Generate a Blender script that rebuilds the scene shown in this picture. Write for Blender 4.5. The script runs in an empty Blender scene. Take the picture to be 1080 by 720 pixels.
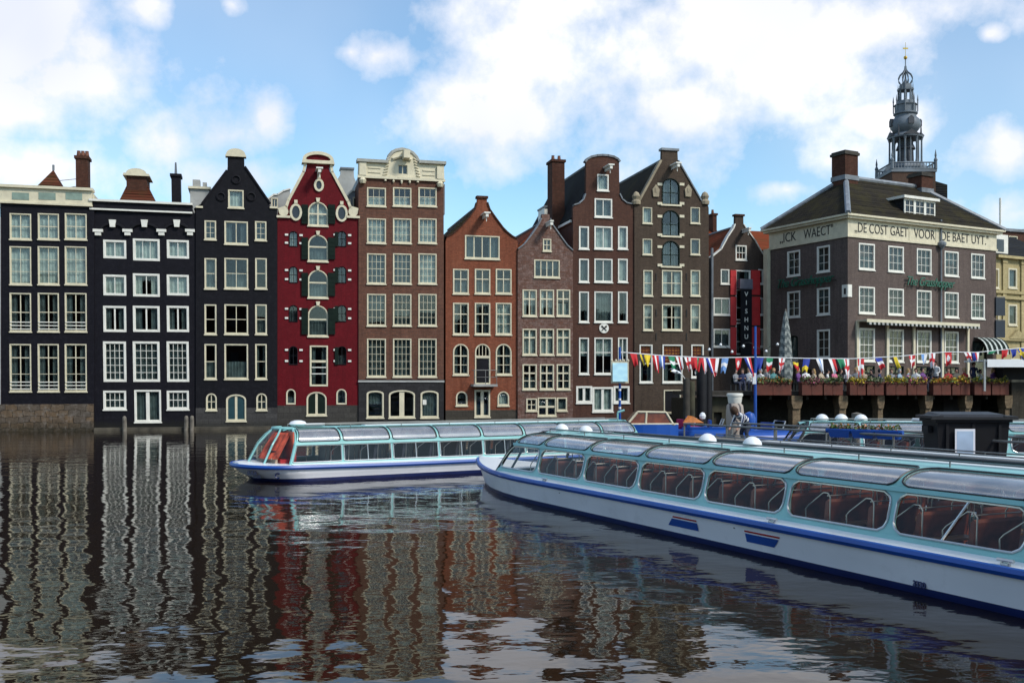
import bpy, bmesh, math, random
from mathutils import Vector, Matrix, geometry
R = math.radians
random.seed(7)
scene = bpy.context.scene
COL = scene.collection
F = 1067.0; HZ = 408.0; H = 2.6            # focal length in photo pixels, horizon row, eye height

# ------------------------------------------------------------------ helpers
def pt(px, py, D):                          # point seen at photo pixel at a given depth
    return Vector(((px-540)/F*D, D, H+(HZ-py)/F*D))

class MB:
    """collects shapes, builds ONE mesh object"""
    def __init__(s): s.v=[]; s.f=[]; s.mi=[]; s.lean=0.0; s.M=None; s.cur=0
    def add(s, vs, fs):
        o=len(s.v); s.v += [tuple(v) for v in vs]
        for f in fs: s.f.append([i+o for i in f]); s.mi.append(s.cur)
        return s
    def box(s,x0,x1,y0,y1,z0,z1,skip=()):
        if x1<x0: x0,x1=x1,x0
        if y1<y0: y0,y1=y1,y0
        if z1<z0: z0,z1=z1,z0
        vs=[(x0,y0,z0),(x1,y0,z0),(x1,y1,z0),(x0,y1,z0),(x0,y0,z1),(x1,y0,z1),(x1,y1,z1),(x0,y1,z1)]
        fs={'b':(0,3,2,1),'t':(4,5,6,7),'f':(0,1,5,4),'k':(2,3,7,6),'l':(3,0,4,7),'r':(1,2,6,5)}
        return s.add(vs,[f for k,f in fs.items() if k not in skip])
    def tube(s,pts,r,n=8,caps=True,closed=False):
        pts=[Vector(p) for p in pts]; N=len(pts); rs=r if isinstance(r,(list,tuple)) else [r]*N
        vs=[]; up=None
        for i,p in enumerate(pts):
            if closed: t=pts[(i+1)%N]-pts[i-1]
            else: t=pts[min(i+1,N-1)]-pts[max(i-1,0)]
            if t.length<1e-9: t=Vector((0,0,1))
            t.normalize()
            if up is None:
                up = Vector((0,0,1)) if abs(t.z)<.9 else Vector((0,1,0))
            a=t.cross(up)
            if a.length<1e-4: a=t.cross(Vector((1,0,0)))
            a.normalize(); b=a.cross(t).normalized()
            for k in range(n):
                q=2*math.pi*k/n; vs.append(p+a*math.cos(q)*rs[i]+b*math.sin(q)*rs[i])
        fs=[]
        for i in range(N if closed else N-1):
            j=(i+1)%N
            for k in range(n):
                l=(k+1)%n; fs.append((i*n+k,i*n+l,j*n+l,j*n+k))
        if caps and not closed:
            fs.append(tuple(range(n))[::-1]); fs.append(tuple((N-1)*n+k for k in range(n)))
        return s.add(vs,fs)
    def lathe(s,prof,n=16,c=(0,0),ph=0.0,ang=2*math.pi):
        vs=[]; N=len(prof)
        for r,z in prof:
            for k in range(n):
                q=ph+2*math.pi*k/n; vs.append((c[0]+r*math.cos(q),c[1]+r*math.sin(q),z))
        fs=[(i*n+k,i*n+(k+1)%n,(i+1)*n+(k+1)%n,(i+1)*n+k) for i in range(N-1) for k in range(n)]
        fs.append(tuple(range(n))[::-1]); fs.append(tuple((N-1)*n+k for k in range(n)))
        return s.add(vs,fs)
    def prism(s,poly,y0,y1,holes=()):
        """(u,z) polygon with holes, extruded from v=y0 to v=y1"""
        loops=[list(poly)]+[list(h) for h in holes]
        flat=[p for l in loops for p in l]; n=len(flat)
        if holes: tris=geometry.tessellate_polygon([[Vector((p[0],p[1],0)) for p in l] for l in loops])
        else: tris=geometry.tessellate_polygon([[Vector((p[0],p[1],0)) for p in loops[0]]])
        vs=[(p[0],y0,p[1]) for p in flat]+[(p[0],y1,p[1]) for p in flat]
        fs=[]
        for t in tris:
            a,b,c=[flat[i] for i in t]
            cr=(b[0]-a[0])*(c[1]-a[1])-(b[1]-a[1])*(c[0]-a[0])
            if abs(cr)<1e-9: continue
            t=tuple(t) if cr>0 else tuple(t)[::-1]
            fs.append(t); fs.append(tuple(i+n for i in t[::-1]))
        o=0
        for l in loops:
            m=len(l)
            for k in range(m): fs.append((o+k,o+(k+1)%m,o+(k+1)%m+n,o+k+n))
            o+=m
        return s.add(vs,fs)
    def ring(s,outer,inner,y0,y1):
        n=len(outer)
        vs=[(p[0],y0,p[1]) for p in outer]+[(p[0],y0,p[1]) for p in inner]+[(p[0],y1,p[1]) for p in outer]+[(p[0],y1,p[1]) for p in inner]
        fs=[]
        for k in range(n):
            l=(k+1)%n
            fs += [(k,l,n+l,n+k),(2*n+k,2*n+l,l,k),(n+k,n+l,3*n+l,3*n+k),(3*n+k,3*n+l,2*n+l,2*n+k)]
        return s.add(vs,fs)
    def build(s,name,mats,parent=None,smooth=False,loc=None):
        if not isinstance(mats,(list,tuple)): mats=[mats]
        vs=s.v
        if s.lean: vs=[(x+s.lean*z,y,z) for x,y,z in vs]
        if s.M is not None: vs=[tuple(s.M@Vector(v)) for v in vs]
        me=bpy.data.meshes.new(name); me.from_pydata(vs,[],s.f); 
        for m in mats: me.materials.append(m)
        for p,i in zip(me.polygons,s.mi): p.material_index=min(i,len(mats)-1); p.use_smooth=smooth
        bm=bmesh.new(); bm.from_mesh(me); bmesh.ops.recalc_face_normals(bm,faces=bm.faces); bm.to_mesh(me); bm.free()
        me.update()
        if smooth:
            try: me.set_sharp_from_angle(angle=R(40))
            except Exception: pass
        o=bpy.data.objects.new(name,me); COL.objects.link(o)
        if parent is not None: o.parent=parent
        if loc is not None: o.location=loc
        return o

def tag(o,label=None,cat=None,group=None,kind=None):
    if label: o['label']=label
    if cat: o['category']=cat
    if group: o['group']=group
    if kind: o['kind']=kind
    return o
def thing(name,label,cat,loc=(0,0,0),rz=0,group=None):
    o=bpy.data.objects.new(name,None); COL.objects.link(o); o.empty_display_size=.3
    o.location=loc; o.rotation_euler=(0,0,rz); return tag(o,label,cat,group)
def dup(root,loc,rz,label=None):
    r=root.copy(); COL.objects.link(r); r.location=loc; r.rotation_euler=(0,0,rz)
    if label: r['label']=label
    for ch in list(root.children):
        c=ch.copy(); COL.objects.link(c); c.parent=r
        for g in list(ch.children):
            d=g.copy(); COL.objects.link(d); d.parent=c
    return r

# ------------------------------------------------------------------ materials
def nodes(name):
    m=bpy.data.materials.new(name); m.use_nodes=True; nt=m.node_tree
    return m,nt,nt.nodes,nt.links,nt.nodes['Principled BSDF']
def vec_math(N,op,a=None,b=None):
    n=N.new('ShaderNodeMath'); n.operation=op
    return n
def mathn(nt,op,a,b=None,c=None,clamp=False):
    n=nt.nodes.new('ShaderNodeMath'); n.operation=op; n.use_clamp=clamp
    for i,x in enumerate((a,b,c)):
        if x is None: continue
        if isinstance(x,(int,float)): n.inputs[i].default_value=x
        else: nt.links.new(x,n.inputs[i])
    return n.outputs[0]
def mixc(nt,fac,a,b,mode='MIX'):
    n=nt.nodes.new('ShaderNodeMix'); n.data_type='RGBA'; n.blend_type=mode
    for s,x in ((n.inputs[0],fac),(n.inputs[6],a),(n.inputs[7],b)):
        if isinstance(x,(int,float)): s.default_value=x
        elif isinstance(x,(tuple,list)): s.default_value=(*x[:3],1)
        else: nt.links.new(x,s)
    return n.outputs[2]
def noise(nt,vec,scale,detail=3,rough=.5):
    n=nt.nodes.new('ShaderNodeTexNoise'); n.inputs['Scale'].default_value=scale; n.inputs['Detail'].default_value=detail; n.inputs['Roughness'].default_value=rough
    if vec is not None: nt.links.new(vec,n.inputs['Vector'])
    return n.outputs['Fac']
def ramp(nt,fac,lo,hi,a=0.0,b=1.0):
    n=nt.nodes.new('ShaderNodeMapRange'); n.inputs[1].default_value=lo; n.inputs[2].default_value=hi; n.inputs[3].default_value=a; n.inputs[4].default_value=b
    nt.links.new(fac,n.inputs[0]); return n.outputs[0]
def objc(nt):
    return nt.nodes.new('ShaderNodeTexCoord').outputs['Object']

def plain(name,c,rough=.5,var=.12,scale=3,metal=0,spec=.5,bump=0,dirt=0):
    m,nt,N,L,P=nodes(name); o=objc(nt)
    f=noise(nt,o,scale,4)
    dark=tuple(x*(1-var*1.6) for x in c); lite=tuple(min(1,x*(1+var)) for x in c)
    col=mixc(nt,ramp(nt,f,.3,.7),dark,lite)
    if dirt:
        g=noise(nt,o,scale*3.3,6,.7)
        col=mixc(nt,ramp(nt,g,.52,.72,0,dirt),col,(.07,.06,.045))
    L.new(col,P.inputs['Base Color'])
    P.inputs['Roughness'].default_value=rough; P.inputs['Metallic'].default_value=metal
    P.inputs['Specular IOR Level'].default_value=spec
    if bump:
        b=N.new('ShaderNodeBump'); b.inputs['Distance'].default_value=bump; b.inputs['Strength'].default_value=.6
        L.new(noise(nt,o,scale*6,4),b.inputs['Height']); L.new(b.outputs[0],P.inputs['Normal'])
    return m
def brick(name,c1,c2,mortar,base=None,zb=0,w=.22,h=.068,patch=.25,rough=.85,ms=.009,stain=.35):
    m,nt,N,L,P=nodes(name); o=objc(nt)
    s=N.new('ShaderNodeSeparateXYZ'); L.new(o,s.inputs[0])
    cmb=N.new('ShaderNodeCombineXYZ'); L.new(mathn(nt,'ADD',s.outputs[0],s.outputs[1]),cmb.inputs[0]); L.new(s.outputs[2],cmb.inputs[1])
    b=N.new('ShaderNodeTexBrick')
    if name.startswith('rubble') or name.startswith('pier'):
        va=N.new('ShaderNodeVectorMath'); va.operation='ADD'; nn_=N.new('ShaderNodeTexNoise'); nn_.inputs['Scale'].default_value=1.6; nn_.inputs['Detail'].default_value=3; L.new(o,nn_.inputs['Vector'])
        vs_=N.new('ShaderNodeVectorMath'); vs_.operation='SCALE'; vs_.inputs[3].default_value=.45; L.new(nn_.outputs['Color'],vs_.inputs[0]); L.new(cmb.outputs[0],va.inputs[0]); L.new(vs_.outputs[0],va.inputs[1]); L.new(va.outputs[0],b.inputs['Vector'])
    else: L.new(cmb.outputs[0],b.inputs['Vector'])
    b.inputs['Scale'].default_value=1; b.inputs['Brick Width'].default_value=w; b.inputs['Row Height'].default_value=h; b.inputs['Mortar Size'].default_value=ms
    b.inputs['Color1'].default_value=(*c1,1); b.inputs['Color2'].default_value=(*c2,1); b.inputs['Mortar'].default_value=(*mortar,1)
    b.inputs['Bias'].default_value=0
    n1=noise(nt,o,.55,5,.65)
    n2=noise(nt,o,3.5,5,.7)
    col=mixc(nt,ramp(nt,n1,.38,.68,0,stain),b.outputs['Color'],tuple(x*.45 for x in c1))
    col=mixc(nt,ramp(nt,n2,.50,.68,0,patch*1.5),col,tuple(min(1,x*1.6+.02) for x in c2))
    # rain streaks running down the wall
    st=N.new('ShaderNodeMapping'); st.inputs['Scale'].default_value=(3.2,3.2,.22); L.new(o,st.inputs[0])
    col=mixc(nt,ramp(nt,noise(nt,st.outputs[0],1,4,.65),.48,.75,0,.5),col,tuple(x*.5 for x in c2))
    if base:
        zz=mathn(nt,'ADD',s.outputs[2],mathn(nt,'MULTIPLY',n2,.1))
        k=mathn(nt,'LESS_THAN',zz,zb+.05)
        bb=N.new('ShaderNodeTexBrick'); L.new(cmb.outputs[0],bb.inputs['Vector']); bb.inputs['Scale'].default_value=1
        bb.inputs['Brick Width'].default_value=.75; bb.inputs['Row Height'].default_value=.33; bb.inputs['Mortar Size'].default_value=.012
        bb.inputs['Color1'].default_value=(*base,1); bb.inputs['Color2'].default_value=(*[x*.7 for x in base],1); bb.inputs['Mortar'].default_value=(*[x*.5 for x in base],1)
        col=mixc(nt,k,col,mixc(nt,ramp(nt,n2,.4,.7,0,.5),bb.outputs['Color'],tuple(x*.4 for x in base)))
    # green damp band just over the water
    col=mixc(nt,mathn(nt,'MULTIPLY',ramp(nt,mathn(nt,'ADD',s.outputs[2],n2),.55,1.15,1,0),.75),col,(.022,.022,.014))
    nb_=noise(nt,o,11,3,.7); col=mixc(nt,ramp(nt,nb_,.35,.65,.0,.55),col,mixc(nt,1.0,col,(.45,.42,.42),'MULTIPLY'))
    L.new(col,P.inputs['Base Color']); P.inputs['Roughness'].default_value=rough; P.inputs['Specular IOR Level'].default_value=.15
    bp=N.new('ShaderNodeBump'); bp.inputs['Distance'].default_value=.01; bp.inputs['Strength'].default_value=.5
    L.new(mathn(nt,'ADD',mathn(nt,'MULTIPLY',b.outputs['Fac'],-1),n2),bp.inputs['Height']); L.new(bp.outputs[0],P.inputs['Normal'])
    return m
def tiles(name,c,moss=(.05,.055,.02),mossf=.5,row=.3):
    m,nt,N,L,P=nodes(name); o=objc(nt)
    s=N.new('ShaderNodeSeparateXYZ'); L.new(o,s.inputs[0])
    cmb=N.new('ShaderNodeCombineXYZ'); L.new(s.outputs[1],cmb.inputs[0]); L.new(s.outputs[2],cmb.inputs[1])
    b=N.new('ShaderNodeTexBrick'); L.new(cmb.outputs[0],b.inputs['Vector']); b.inputs['Scale'].default_value=1
    b.inputs['Brick Width'].default_value=.26; b.inputs['Row Height'].default_value=row*.75; b.inputs['Mortar Size'].default_value=.02
    b.inputs['Color1'].default_value=(*c,1); b.inputs['Color2'].default_value=(*[x*.7 for x in c],1); b.inputs['Mortar'].default_value=(*[x*.35 for x in c],1)
    col=mixc(nt,ramp(nt,noise(nt,o,.8,6,.7),.45,.65,0,mossf),b.outputs['Color'],moss)
    L.new(col,P.inputs['Base Color']); P.inputs['Roughness'].default_value=.95; P.inputs['Specular IOR Level'].default_value=.08
    bp=N.new('ShaderNodeBump'); bp.inputs['Distance'].default_value=.03; L.new(b.outputs['Fac'],bp.inputs['Height']); bp.invert=True; L.new(bp.outputs[0],P.inputs['Normal'])
    return m
def glassm(name,tint,refl=1.0,ior=1.5,rough=.02,warp=.0,sheen_mix=0):
    m=bpy.data.materials.new(name); m.use_nodes=True; nt=m.node_tree; N=nt.nodes; L=nt.links
    N.remove(N['Principled BSDF']); out=N['Material Output']
    t=N.new('ShaderNodeBsdfTransparent'); t.inputs[0].default_value=(*tint,1)
    g=N.new('ShaderNodeBsdfGlossy'); g.inputs['Roughness'].default_value=rough; g.inputs['Color'].default_value=(.95,.97,1,1)
    lw=N.new('ShaderNodeLayerWeight'); lw.inputs['Blend'].default_value=.5     # two-sided Schlick term: panes are single sheets
    r0=((ior-1)/(ior+1))**2
    fr=mathn(nt,'ADD',mathn(nt,'MULTIPLY',mathn(nt,'POWER',lw.outputs['Facing'],5.0),1-r0),r0)
    if warp:
        bp=N.new('ShaderNodeBump'); bp.inputs['Distance'].default_value=warp; L.new(noise(nt,objc(nt),1.3,2),bp.inputs['Height']); L.new(bp.outputs[0],g.inputs['Normal'])
    if sheen_mix:
        df=N.new('ShaderNodeBsdfDiffuse'); df.inputs[0].default_value=(.66,.62,.56,1); dm=N.new('ShaderNodeMixShader'); L.new(ramp(nt,noise(nt,objc(nt),2.5,4,.6),.3,.7,sheen_mix*.6,sheen_mix*1.3),dm.inputs[0]); L.new(t.outputs[0],dm.inputs[1]); L.new(df.outputs[0],dm.inputs[2]); t=dm  # patchy pale diffuse: a painted sheen mixed into the clear pane
    mx=N.new('ShaderNodeMixShader'); L.new(mathn(nt,'MULTIPLY',fr,refl,clamp=True),mx.inputs[0]); L.new(t.outputs[0],mx.inputs[1]); L.new(g.outputs[0],mx.inputs[2]); L.new(mx.outputs[0],out.inputs[0])
    return m

M={}
M['cream']=plain('cream_paint',(.62,.56,.40),.5,.08,2,dirt=.25)
M['white']=plain('white_paint',(.72,.70,.62),.45,.06,2,dirt=.15)
M['black_paint']=plain('black_paint',(.010,.010,.013),.75,.2,2,spec=.15)
M['lead']=plain('lead_grey',(.16,.18,.2),.55,.25,1.5,dirt=.2)
M['greyplaster']=plain('grey_plaster',(.34,.34,.32),.8,.15,.8,dirt=.3)
M['stone']=plain('sandstone',(.30,.25,.17),.85,.25,1.5,bump=.02,dirt=.35)
M['glass']=glassm('window_glass',(.84,.88,.87),.9,1.5,.02,.0)
M['boatglass']=glassm('cabin_glass',(.88,.87,.85),.55,1.5,.01)
M['roofglass']=glassm('roof_glass',(.62,.60,.58),1.0,3.3,.13,.01,sheen_mix=.30)  # silvery sky sheen partly put into the colour as pale diffuse
M['curtain']=plain('net_curtain',(.46,.50,.46),.9,.2,3)
M['curtain2']=plain('dull_curtain',(.085,.11,.11),.9,.3,3)
M['teal']=plain('teal_paint',(.24,.52,.50),.35,.07,1.2,dirt=.12)
M['boatwhite']=plain('hull_white',(.84,.85,.89),.25,.05,.5,dirt=.14)
M['deckwhite']=plain('deck_white',(.78,.80,.80),.3,.04,1)
M['blue']=plain('hull_blue',(.006,.070,.34),.4,.1,1)
M['navy']=plain('boot_stripe_blue',(.008,.02,.11),.35,.15,1)
M['alu']=plain('aluminium',(.55,.56,.55),.3,.08,3,metal=.7)
M['steel']=plain('brushed_steel',(.6,.6,.58),.28,.06,3,metal=.85)
M['galv']=plain('galvanised_rail',(.20,.20,.19),.5,.2,2,metal=.4)
M['seal']=plain('rubber_seal',(.01,.012,.012),.5,.1)
M['leather']=plain('red_brown_leather',(.34,.085,.038),.45,.5,2.2)
M['darkseat']=plain('dark_blue_seat',(.02,.025,.04),.5,.2,3)
M['floorm']=plain('cabin_floor',(.16,.055,.03),.6,.2,3)
M['red']=plain('signal_red',(.45,.015,.015),.5,.08,2)
M['redshut']=plain('red_shutter',(.45,.010,.012),.5,.12,2)
M['darkgreen']=plain('dark_green_paint',(.006,.014,.010),.75,.2,2,spec=.15)
M['signgreen']=plain('sign_green',(.02,.12,.075),.4,.15,2)
M['wood']=plain('weathered_wood',(.17,.15,.12),.85,.3,2.5,bump=.01,dirt=.4)
M['darkwood']=plain('wet_timber',(.035,.03,.022),.8,.4,2,bump=.02)
M['varnish']=plain('varnished_wood',(.17,.042,.013),.25,.3,3)
M['planter']=plain('brick_red_planter',(.105,.026,.015),.8,.25,1.2,dirt=.35)
M['leaf']=plain('leaf_green',(.10,.16,.03),.6,.4,4)
M['yellow']=plain('petal_yellow',(.55,.40,.03),.6,.2,6)
M['orange']=plain('petal_orange',(.45,.14,.02),.6,.2,6)
M['binblack']=plain('bin_plastic',(.009,.009,.011),.6,.2,1.5,spec=.25)
M['poster']=plain('poster_blue',(.40,.52,.66),.5,.15,2)
M['chain']=plain('letter_black',(.012,.012,.012),.6,.1)
M['skin']=plain('skin',(.50,.28,.20),.6,.1,3)
M['magenta']=plain('letter_magenta',(.35,.02,.12),.6,.1)

# bricks
B={}
B['black']=brick('black_painted_brick',(.0085,.0075,.0135),(.0065,.006,.0105),(.005,.0045,.008),patch=.2,stain=.3,rough=.6)
B['black2']=brick('black_tarred_brick',(.0085,.0082,.0125),(.0065,.0062,.010),(.005,.005,.007),base=(.075,.072,.07),zb=1.33,patch=.2,stain=.3,rough=.6)
B['h2']=B['black']
B['red']=brick('red_painted_brick',(.155,.0035,.0095),(.14,.0032,.0085),(.11,.003,.006),base=(.075,.07,.062),zb=1.45,patch=.12,stain=.5,rough=.6)
B['h5']=brick('brown_brick',(.19,.082,.052),(.13,.058,.04),(.10,.08,.065),base=(.045,.044,.046),zb=3.08,patch=.2,w=.3,h=.09)
B['h6']=brick('orange_brick',(.31,.088,.042),(.22,.058,.028),(.16,.10,.07),base=(.085,.075,.06),zb=1.1,patch=.2)
B['h7']=brick('purple_flecked_brick',(.16,.072,.050),(.20,.13,.11),(.11,.08,.06),patch=.5,w=.3,h=.1)
B['h8']=brick('dark_red_brick',(.125,.055,.037),(.09,.041,.03),(.07,.05,.04),patch=.12)
B['h9']=brick('umber_brick',(.11,.078,.055),(.08,.057,.042),(.06,.048,.038),patch=.12)
B['h10']=brick('grey_brown_brick',(.095,.068,.052),(.072,.052,.042),(.07,.055,.045),patch=.15)
B['gh']=brick('violet_brown_brick',(.155,.115,.100),(.12,.088,.078),(.14,.12,.105),patch=.25)
B['chim']=brick('chimney_brick',(.11,.04,.025),(.07,.028,.018),(.05,.04,.03))
B['yel']=brick('ochre_stone',(.50,.42,.22),(.46,.38,.20),(.38,.31,.16),w=1,h=.4,patch=.15,ms=.006)
B['rubble']=brick('rubble_stone',(.17,.115,.068),(.10,.085,.070),(.035,.028,.02),w=.62,h=.36,patch=.6,ms=.02)
B['quay']=brick('quay_brick',(.075,.065,.048),(.055,.048,.036),(.04,.036,.028),patch=.25)
B['pier']=brick('pier_stone',(.24,.18,.11),(.18,.13,.08),(.07,.055,.04),w=.5,h=.3,patch=.3)
B['tower']=brick('tower_brick',(.12,.07,.05),(.09,.055,.04),(.07,.055,.045))
T={}
T['red']=tiles('red_pantiles',(.24,.055,.022),mossf=.35)
T['dark']=tiles('dark_slate',(.030,.031,.034),mossf=.45,moss=(.028,.028,.018))
T['olive']=tiles('mossy_slate',(.034,.029,.022),mossf=.8,moss=(.042,.036,.016))
T['brown']=tiles('brown_pantiles',(.11,.035,.02),mossf=.4)

# ------------------------------------------------------------------ text
def text_mesh(s,size,extr=.01,shear=0,space=1.0,bold=0):
    cu=bpy.data.curves.new('t','FONT'); cu.body=s; cu.size=size; cu.extrude=extr; cu.shear=shear; cu.space_character=space; cu.offset=bold
    cu.align_x='CENTER'; cu.align_y='CENTER'; cu.resolution_u=3
    o=bpy.data.objects.new('t',cu); COL.objects.link(o)
    dg=bpy.context.evaluated_depsgraph_get(); me=bpy.data.meshes.new_from_object(o.evaluated_get(dg))
    bpy.data.objects.remove(o); bpy.data.curves.remove(cu); return me
def put_text(name,s,size,mat,parent,M4,width=None,**k):
    me=text_mesh(s,size,**k); me.name=name
    xs=[v.co.x for v in me.vertices]; w=max(xs)-min(xs); c=(max(xs)+min(xs))/2
    sx=(width/w) if width else 1
    for v in me.vertices: v.co.x=(v.co.x-c)*sx
    me.transform(M4); me.materials.clear(); me.materials.append(mat)
    o=bpy.data.objects.new(name,me); COL.objects.link(o); o.parent=parent; return o
UP=Matrix.Rotation(R(90),4,'X')   # text plane (x,y) -> facade plane (u,z), facing -v

# ------------------------------------------------------------------ facades
class Plane:
    def __init__(s,x,y,ang): s.x=x; s.y=y; s.a=ang; s.c=math.cos(ang); s.s=math.sin(ang)
    def u(s,px):
        k=(px-540)/F
        return (k*s.y-s.x)/(s.c-k*s.s)
    def D(s,px): return s.y+s.u(px)*s.s
    def z(s,px,py): return H+(HZ-py)/F*s.D(px)
    def shift(s,du=0,dv=0): return Plane(s.x+du*s.c-dv*s.s, s.y+du*s.s+dv*s.c, s.a)
ROW=Plane(-29.9,59.0,math.atan2(11.0,43.3))

def loop(u0,u1,z0,z1,arch=0,n=10):
    if not arch: return [(u0,z0),(u1,z0),(u1,z1),(u0,z1)]
    a=(u1-u0)/2; h=min(a*arch,(z1-z0)*.95); c=(u0+u1)/2
    return [(u0,z0),(u1,z0)]+[(c+a*math.cos(math.pi*i/n),z1-h+h*math.sin(math.pi*i/n)) for i in range(n+1)]
class House:
    def __init__(s,name,label,cat,plane,px0,px1,py_ref,wall,lean=0,dv=0,depth=12.,group=None,M4=None,root=None):
        s.pl=plane.shift(0,dv); s.u0=s.pl.u(px0); s.lean=lean; s.depth=depth; s.wallm=wall; s.M=M4
        s.W=s.pl.u(px1)-s.u0; s.zl=py_ref; s.holes=[]
        if root is None:
            s.root=thing(name,label,cat,(s.pl.x+s.u0*s.pl.c,s.pl.y+s.u0*s.pl.s,0),s.pl.a,group)
        else: s.root=root
        s.lx=lambda px: s.pl.u(px)-s.u0
    def mb(s):
        m=MB(); m.lean=s.lean; m.M=s.M; return m
    def P(s,px,py): 
        z=s.pl.z(px,py); return (s.lx(px)-s.lean*z, z)
    def rect(s,x0,y0,x1,y1):
        c=(x0+x1)/2; z0=s.pl.z(c,y1); z1=s.pl.z(c,y0); zm=(z0+z1)/2
        return s.lx(x0)-s.lean*zm, s.lx(x1)-s.lean*zm, z0, z1
    def window(s,x0,y0,x1,y1,nx=2,ny=2,arch=0,fw=.13,cur='',sill=True,name='window',fm='cream',tr=None,bar=.035,panem=None,rail=0,solid=None):
        u0,u1,z0,z1=s.rect(x0,y0,x1,y1); return s.win_m(u0,u1,z0,z1,nx,ny,arch,fw,cur,sill,name,fm,tr,bar,panem,rail,solid)
    def win_m(s,u0,u1,z0,z1,nx=2,ny=2,arch=0,fw=.13,cur='',sill=True,name='window',fm='cream',tr=None,bar=.035,panem=None,rail=0,solid=None):
        fw=fw*(.62 if fm=='white' else .54) if fw>.1 else fw*.7; bar=bar*.8; g=fw*.45
        s.holes.append(loop(u0+g,u1-g,z0+g,z1-g,arch))
        m=s.mb(); out=loop(u0,u1,z0,z1,arch); inn=loop(u0+fw,u1-fw,z0+fw,z1-fw,arch)
        m.ring(out,inn,-.035,.09)
        iw=(u1-fw)-(u0+fw); a=iw/2; c=(u0+u1)/2; iz0=z0+fw; iz1=z1-fw
        ah=min((u1-u0)/2*arch,(z1-z0)*.95)*(a/((u1-u0)/2)) if arch else 0
        def top(u): return iz1 if not arch else iz1-ah+ah*math.sqrt(max(0,1-((u-c)/a)**2))
        # sash ring
        sw=.03; m.ring(loop(u0+fw,u1-fw,z0+fw,z1-fw,arch),loop(u0+fw+sw,u1-fw-sw,z0+fw+sw,z1-fw-sw,arch),.012,.075)
        for i in range(1,nx):
            u=u0+fw+iw*i/nx; bw=bar*(1.8 if nx==2 and ny<3 else 1)
            m.box(u-bw/2,u+bw/2,.02,.07,iz0,top(u)-.01)
        zs=[iz0+(iz1-iz0)*j/ny for j in range(1,ny)]
        if tr: zs=[iz0+(iz1-iz0)*tr]+[iz0+(iz1-iz0)*tr*j/ny for j in range(1,ny)]
        for z in zs:
            hw=a
            if arch and z>iz1-ah: hw=a*math.sqrt(max(0,1-((z-iz1+ah)/ah)**2))
            bw=bar*(2 if tr and z==zs[0] else (1.6 if ny%2==0 and abs(z-(iz0+iz1)/2)<.01 else 1))
            m.box(c-hw+.005,c+hw-.005,.018,.068,z-bw/2,z+bw/2)
        w=m.build(name,M[fm] if isinstance(fm,str) else fm,s.root)
        p=s.mb(); p.prism(loop(u0+fw*.8,u1-fw*.8,z0+fw*.8,z1-fw*.8,arch),.05,.06)
        if solid is not None:
            p.build('door_leaf',solid,w)
        else:
            # old panes are never quite flat in their frames: tilt each one a touch
            t=R(random.uniform(-.9,.9)); q=R(random.uniform(-.7,.7))
            yc=.055
            p.v=[(x,yc+(y-yc)*1+(x-c)*math.tan(q)*.35+(z-(z0+z1)/2)*math.tan(t)*.35,z) for x,y,z in p.v]
            p.build('pane',panem or M['glass'],w)
        if sill:
            k=s.mb(); k.box(u0-.04,u1+.04,-.09,.02,z0-.075,z0-.002); k.build('sill',M[fm] if isinstance(fm,str) else fm,w)
        if not cur and solid is None: cur=random.choice(('s','s','h','l','f',''))
        if cur:
            k=s.mb(); cm=M['curtain'] if cur.isupper() else M['curtain2']; cu=cur.lower()
            def sheet(a0,a1,b0,b1):
                n=max(4,int((a1-a0)/.09)); vs=[]; 
                for i in range(n+1):
                    x=a0+(a1-a0)*i/n; y=.20+(.03 if i%2 else -.01)
                    vs+=[(x,y,b0),(x,y,b1)]
                k.add(vs,[(2*i,2*i+2,2*i+3,2*i+1) for i in range(n)])
            if cu=='f': sheet(u0+fw,u1-fw,iz0,iz1)
            if cu=='s': sheet(u0+fw,u0+fw+iw*.3,iz0,iz1); sheet(u1-fw-iw*.3,u1-fw,iz0,iz1)
            if cu=='h': sheet(u0+fw,u1-fw,iz0+(iz1-iz0)*.5,iz1)
            if cu=='l': sheet(u0+fw,u1-fw,iz0,iz0+(iz1-iz0)*.5)
            k.build('curtain',cm,w)
        for r in range(rail):
            if r==0: k=s.mb()
            zz=z0+.12+.2*r; k.box(u0+fw*.5,u1-fw*.5,-.075,-.05,zz,zz+.05)
            if r==rail-1: k.build('railing',M['white'],w)
        return w
    def wall(s,outline,ze,roof=None,depth=None,name='wall',bodyw=None):
        """outline in pixels (px,py) of everything above the ground, from left shoulder to right shoulder"""
        pts=[s.P(x,y) for x,y in outline]; return s.wall_m(pts,ze,depth)
    def wall_m(s,pts,ze,depth=None,z0=-.6,x0=0,x1=None,name='wall'):
        x1=s.W if x1 is None else x1
        m=s.mb(); poly=[(x0,z0),(x1,z0)]+pts[::-1]
        m.prism(poly,0,.3,s.holes)
        d=depth or s.depth
        m.box(x0+.012,x1-.012,.31,d,z0,ze,skip=('f',))
        return m.build(name,s.wallm,s.root)
    def roof(s,ze,zr,uc=None,u0=0,u1=None,v0=.3,v1=None,mat=None,hip=0):
        u1=s.W if u1 is None else u1; uc=(u0+u1)/2 if uc is None else uc; v1=v1 or s.depth
        m=s.mb(); o=.05
        vs=[(u0-o,v0,ze),(u1+o,v0,ze),(u1+o,v1,ze),(u0-o,v1,ze),(uc,v0,zr),(uc,v1-hip,zr)]
        m.add(vs,[(0,1,2,3),(0,1,4),(2,3,5),(0,3,5,4),(1,2,5,4)])
        r=m.build('roof',mat or T['dark'],s.root)
        k=s.mb(); k.tube([(uc,v0,zr+.02),(uc,v1-hip,zr+.02)],.09,6); k.build('ridge_cap',M['lead'],r)
        return r
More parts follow.
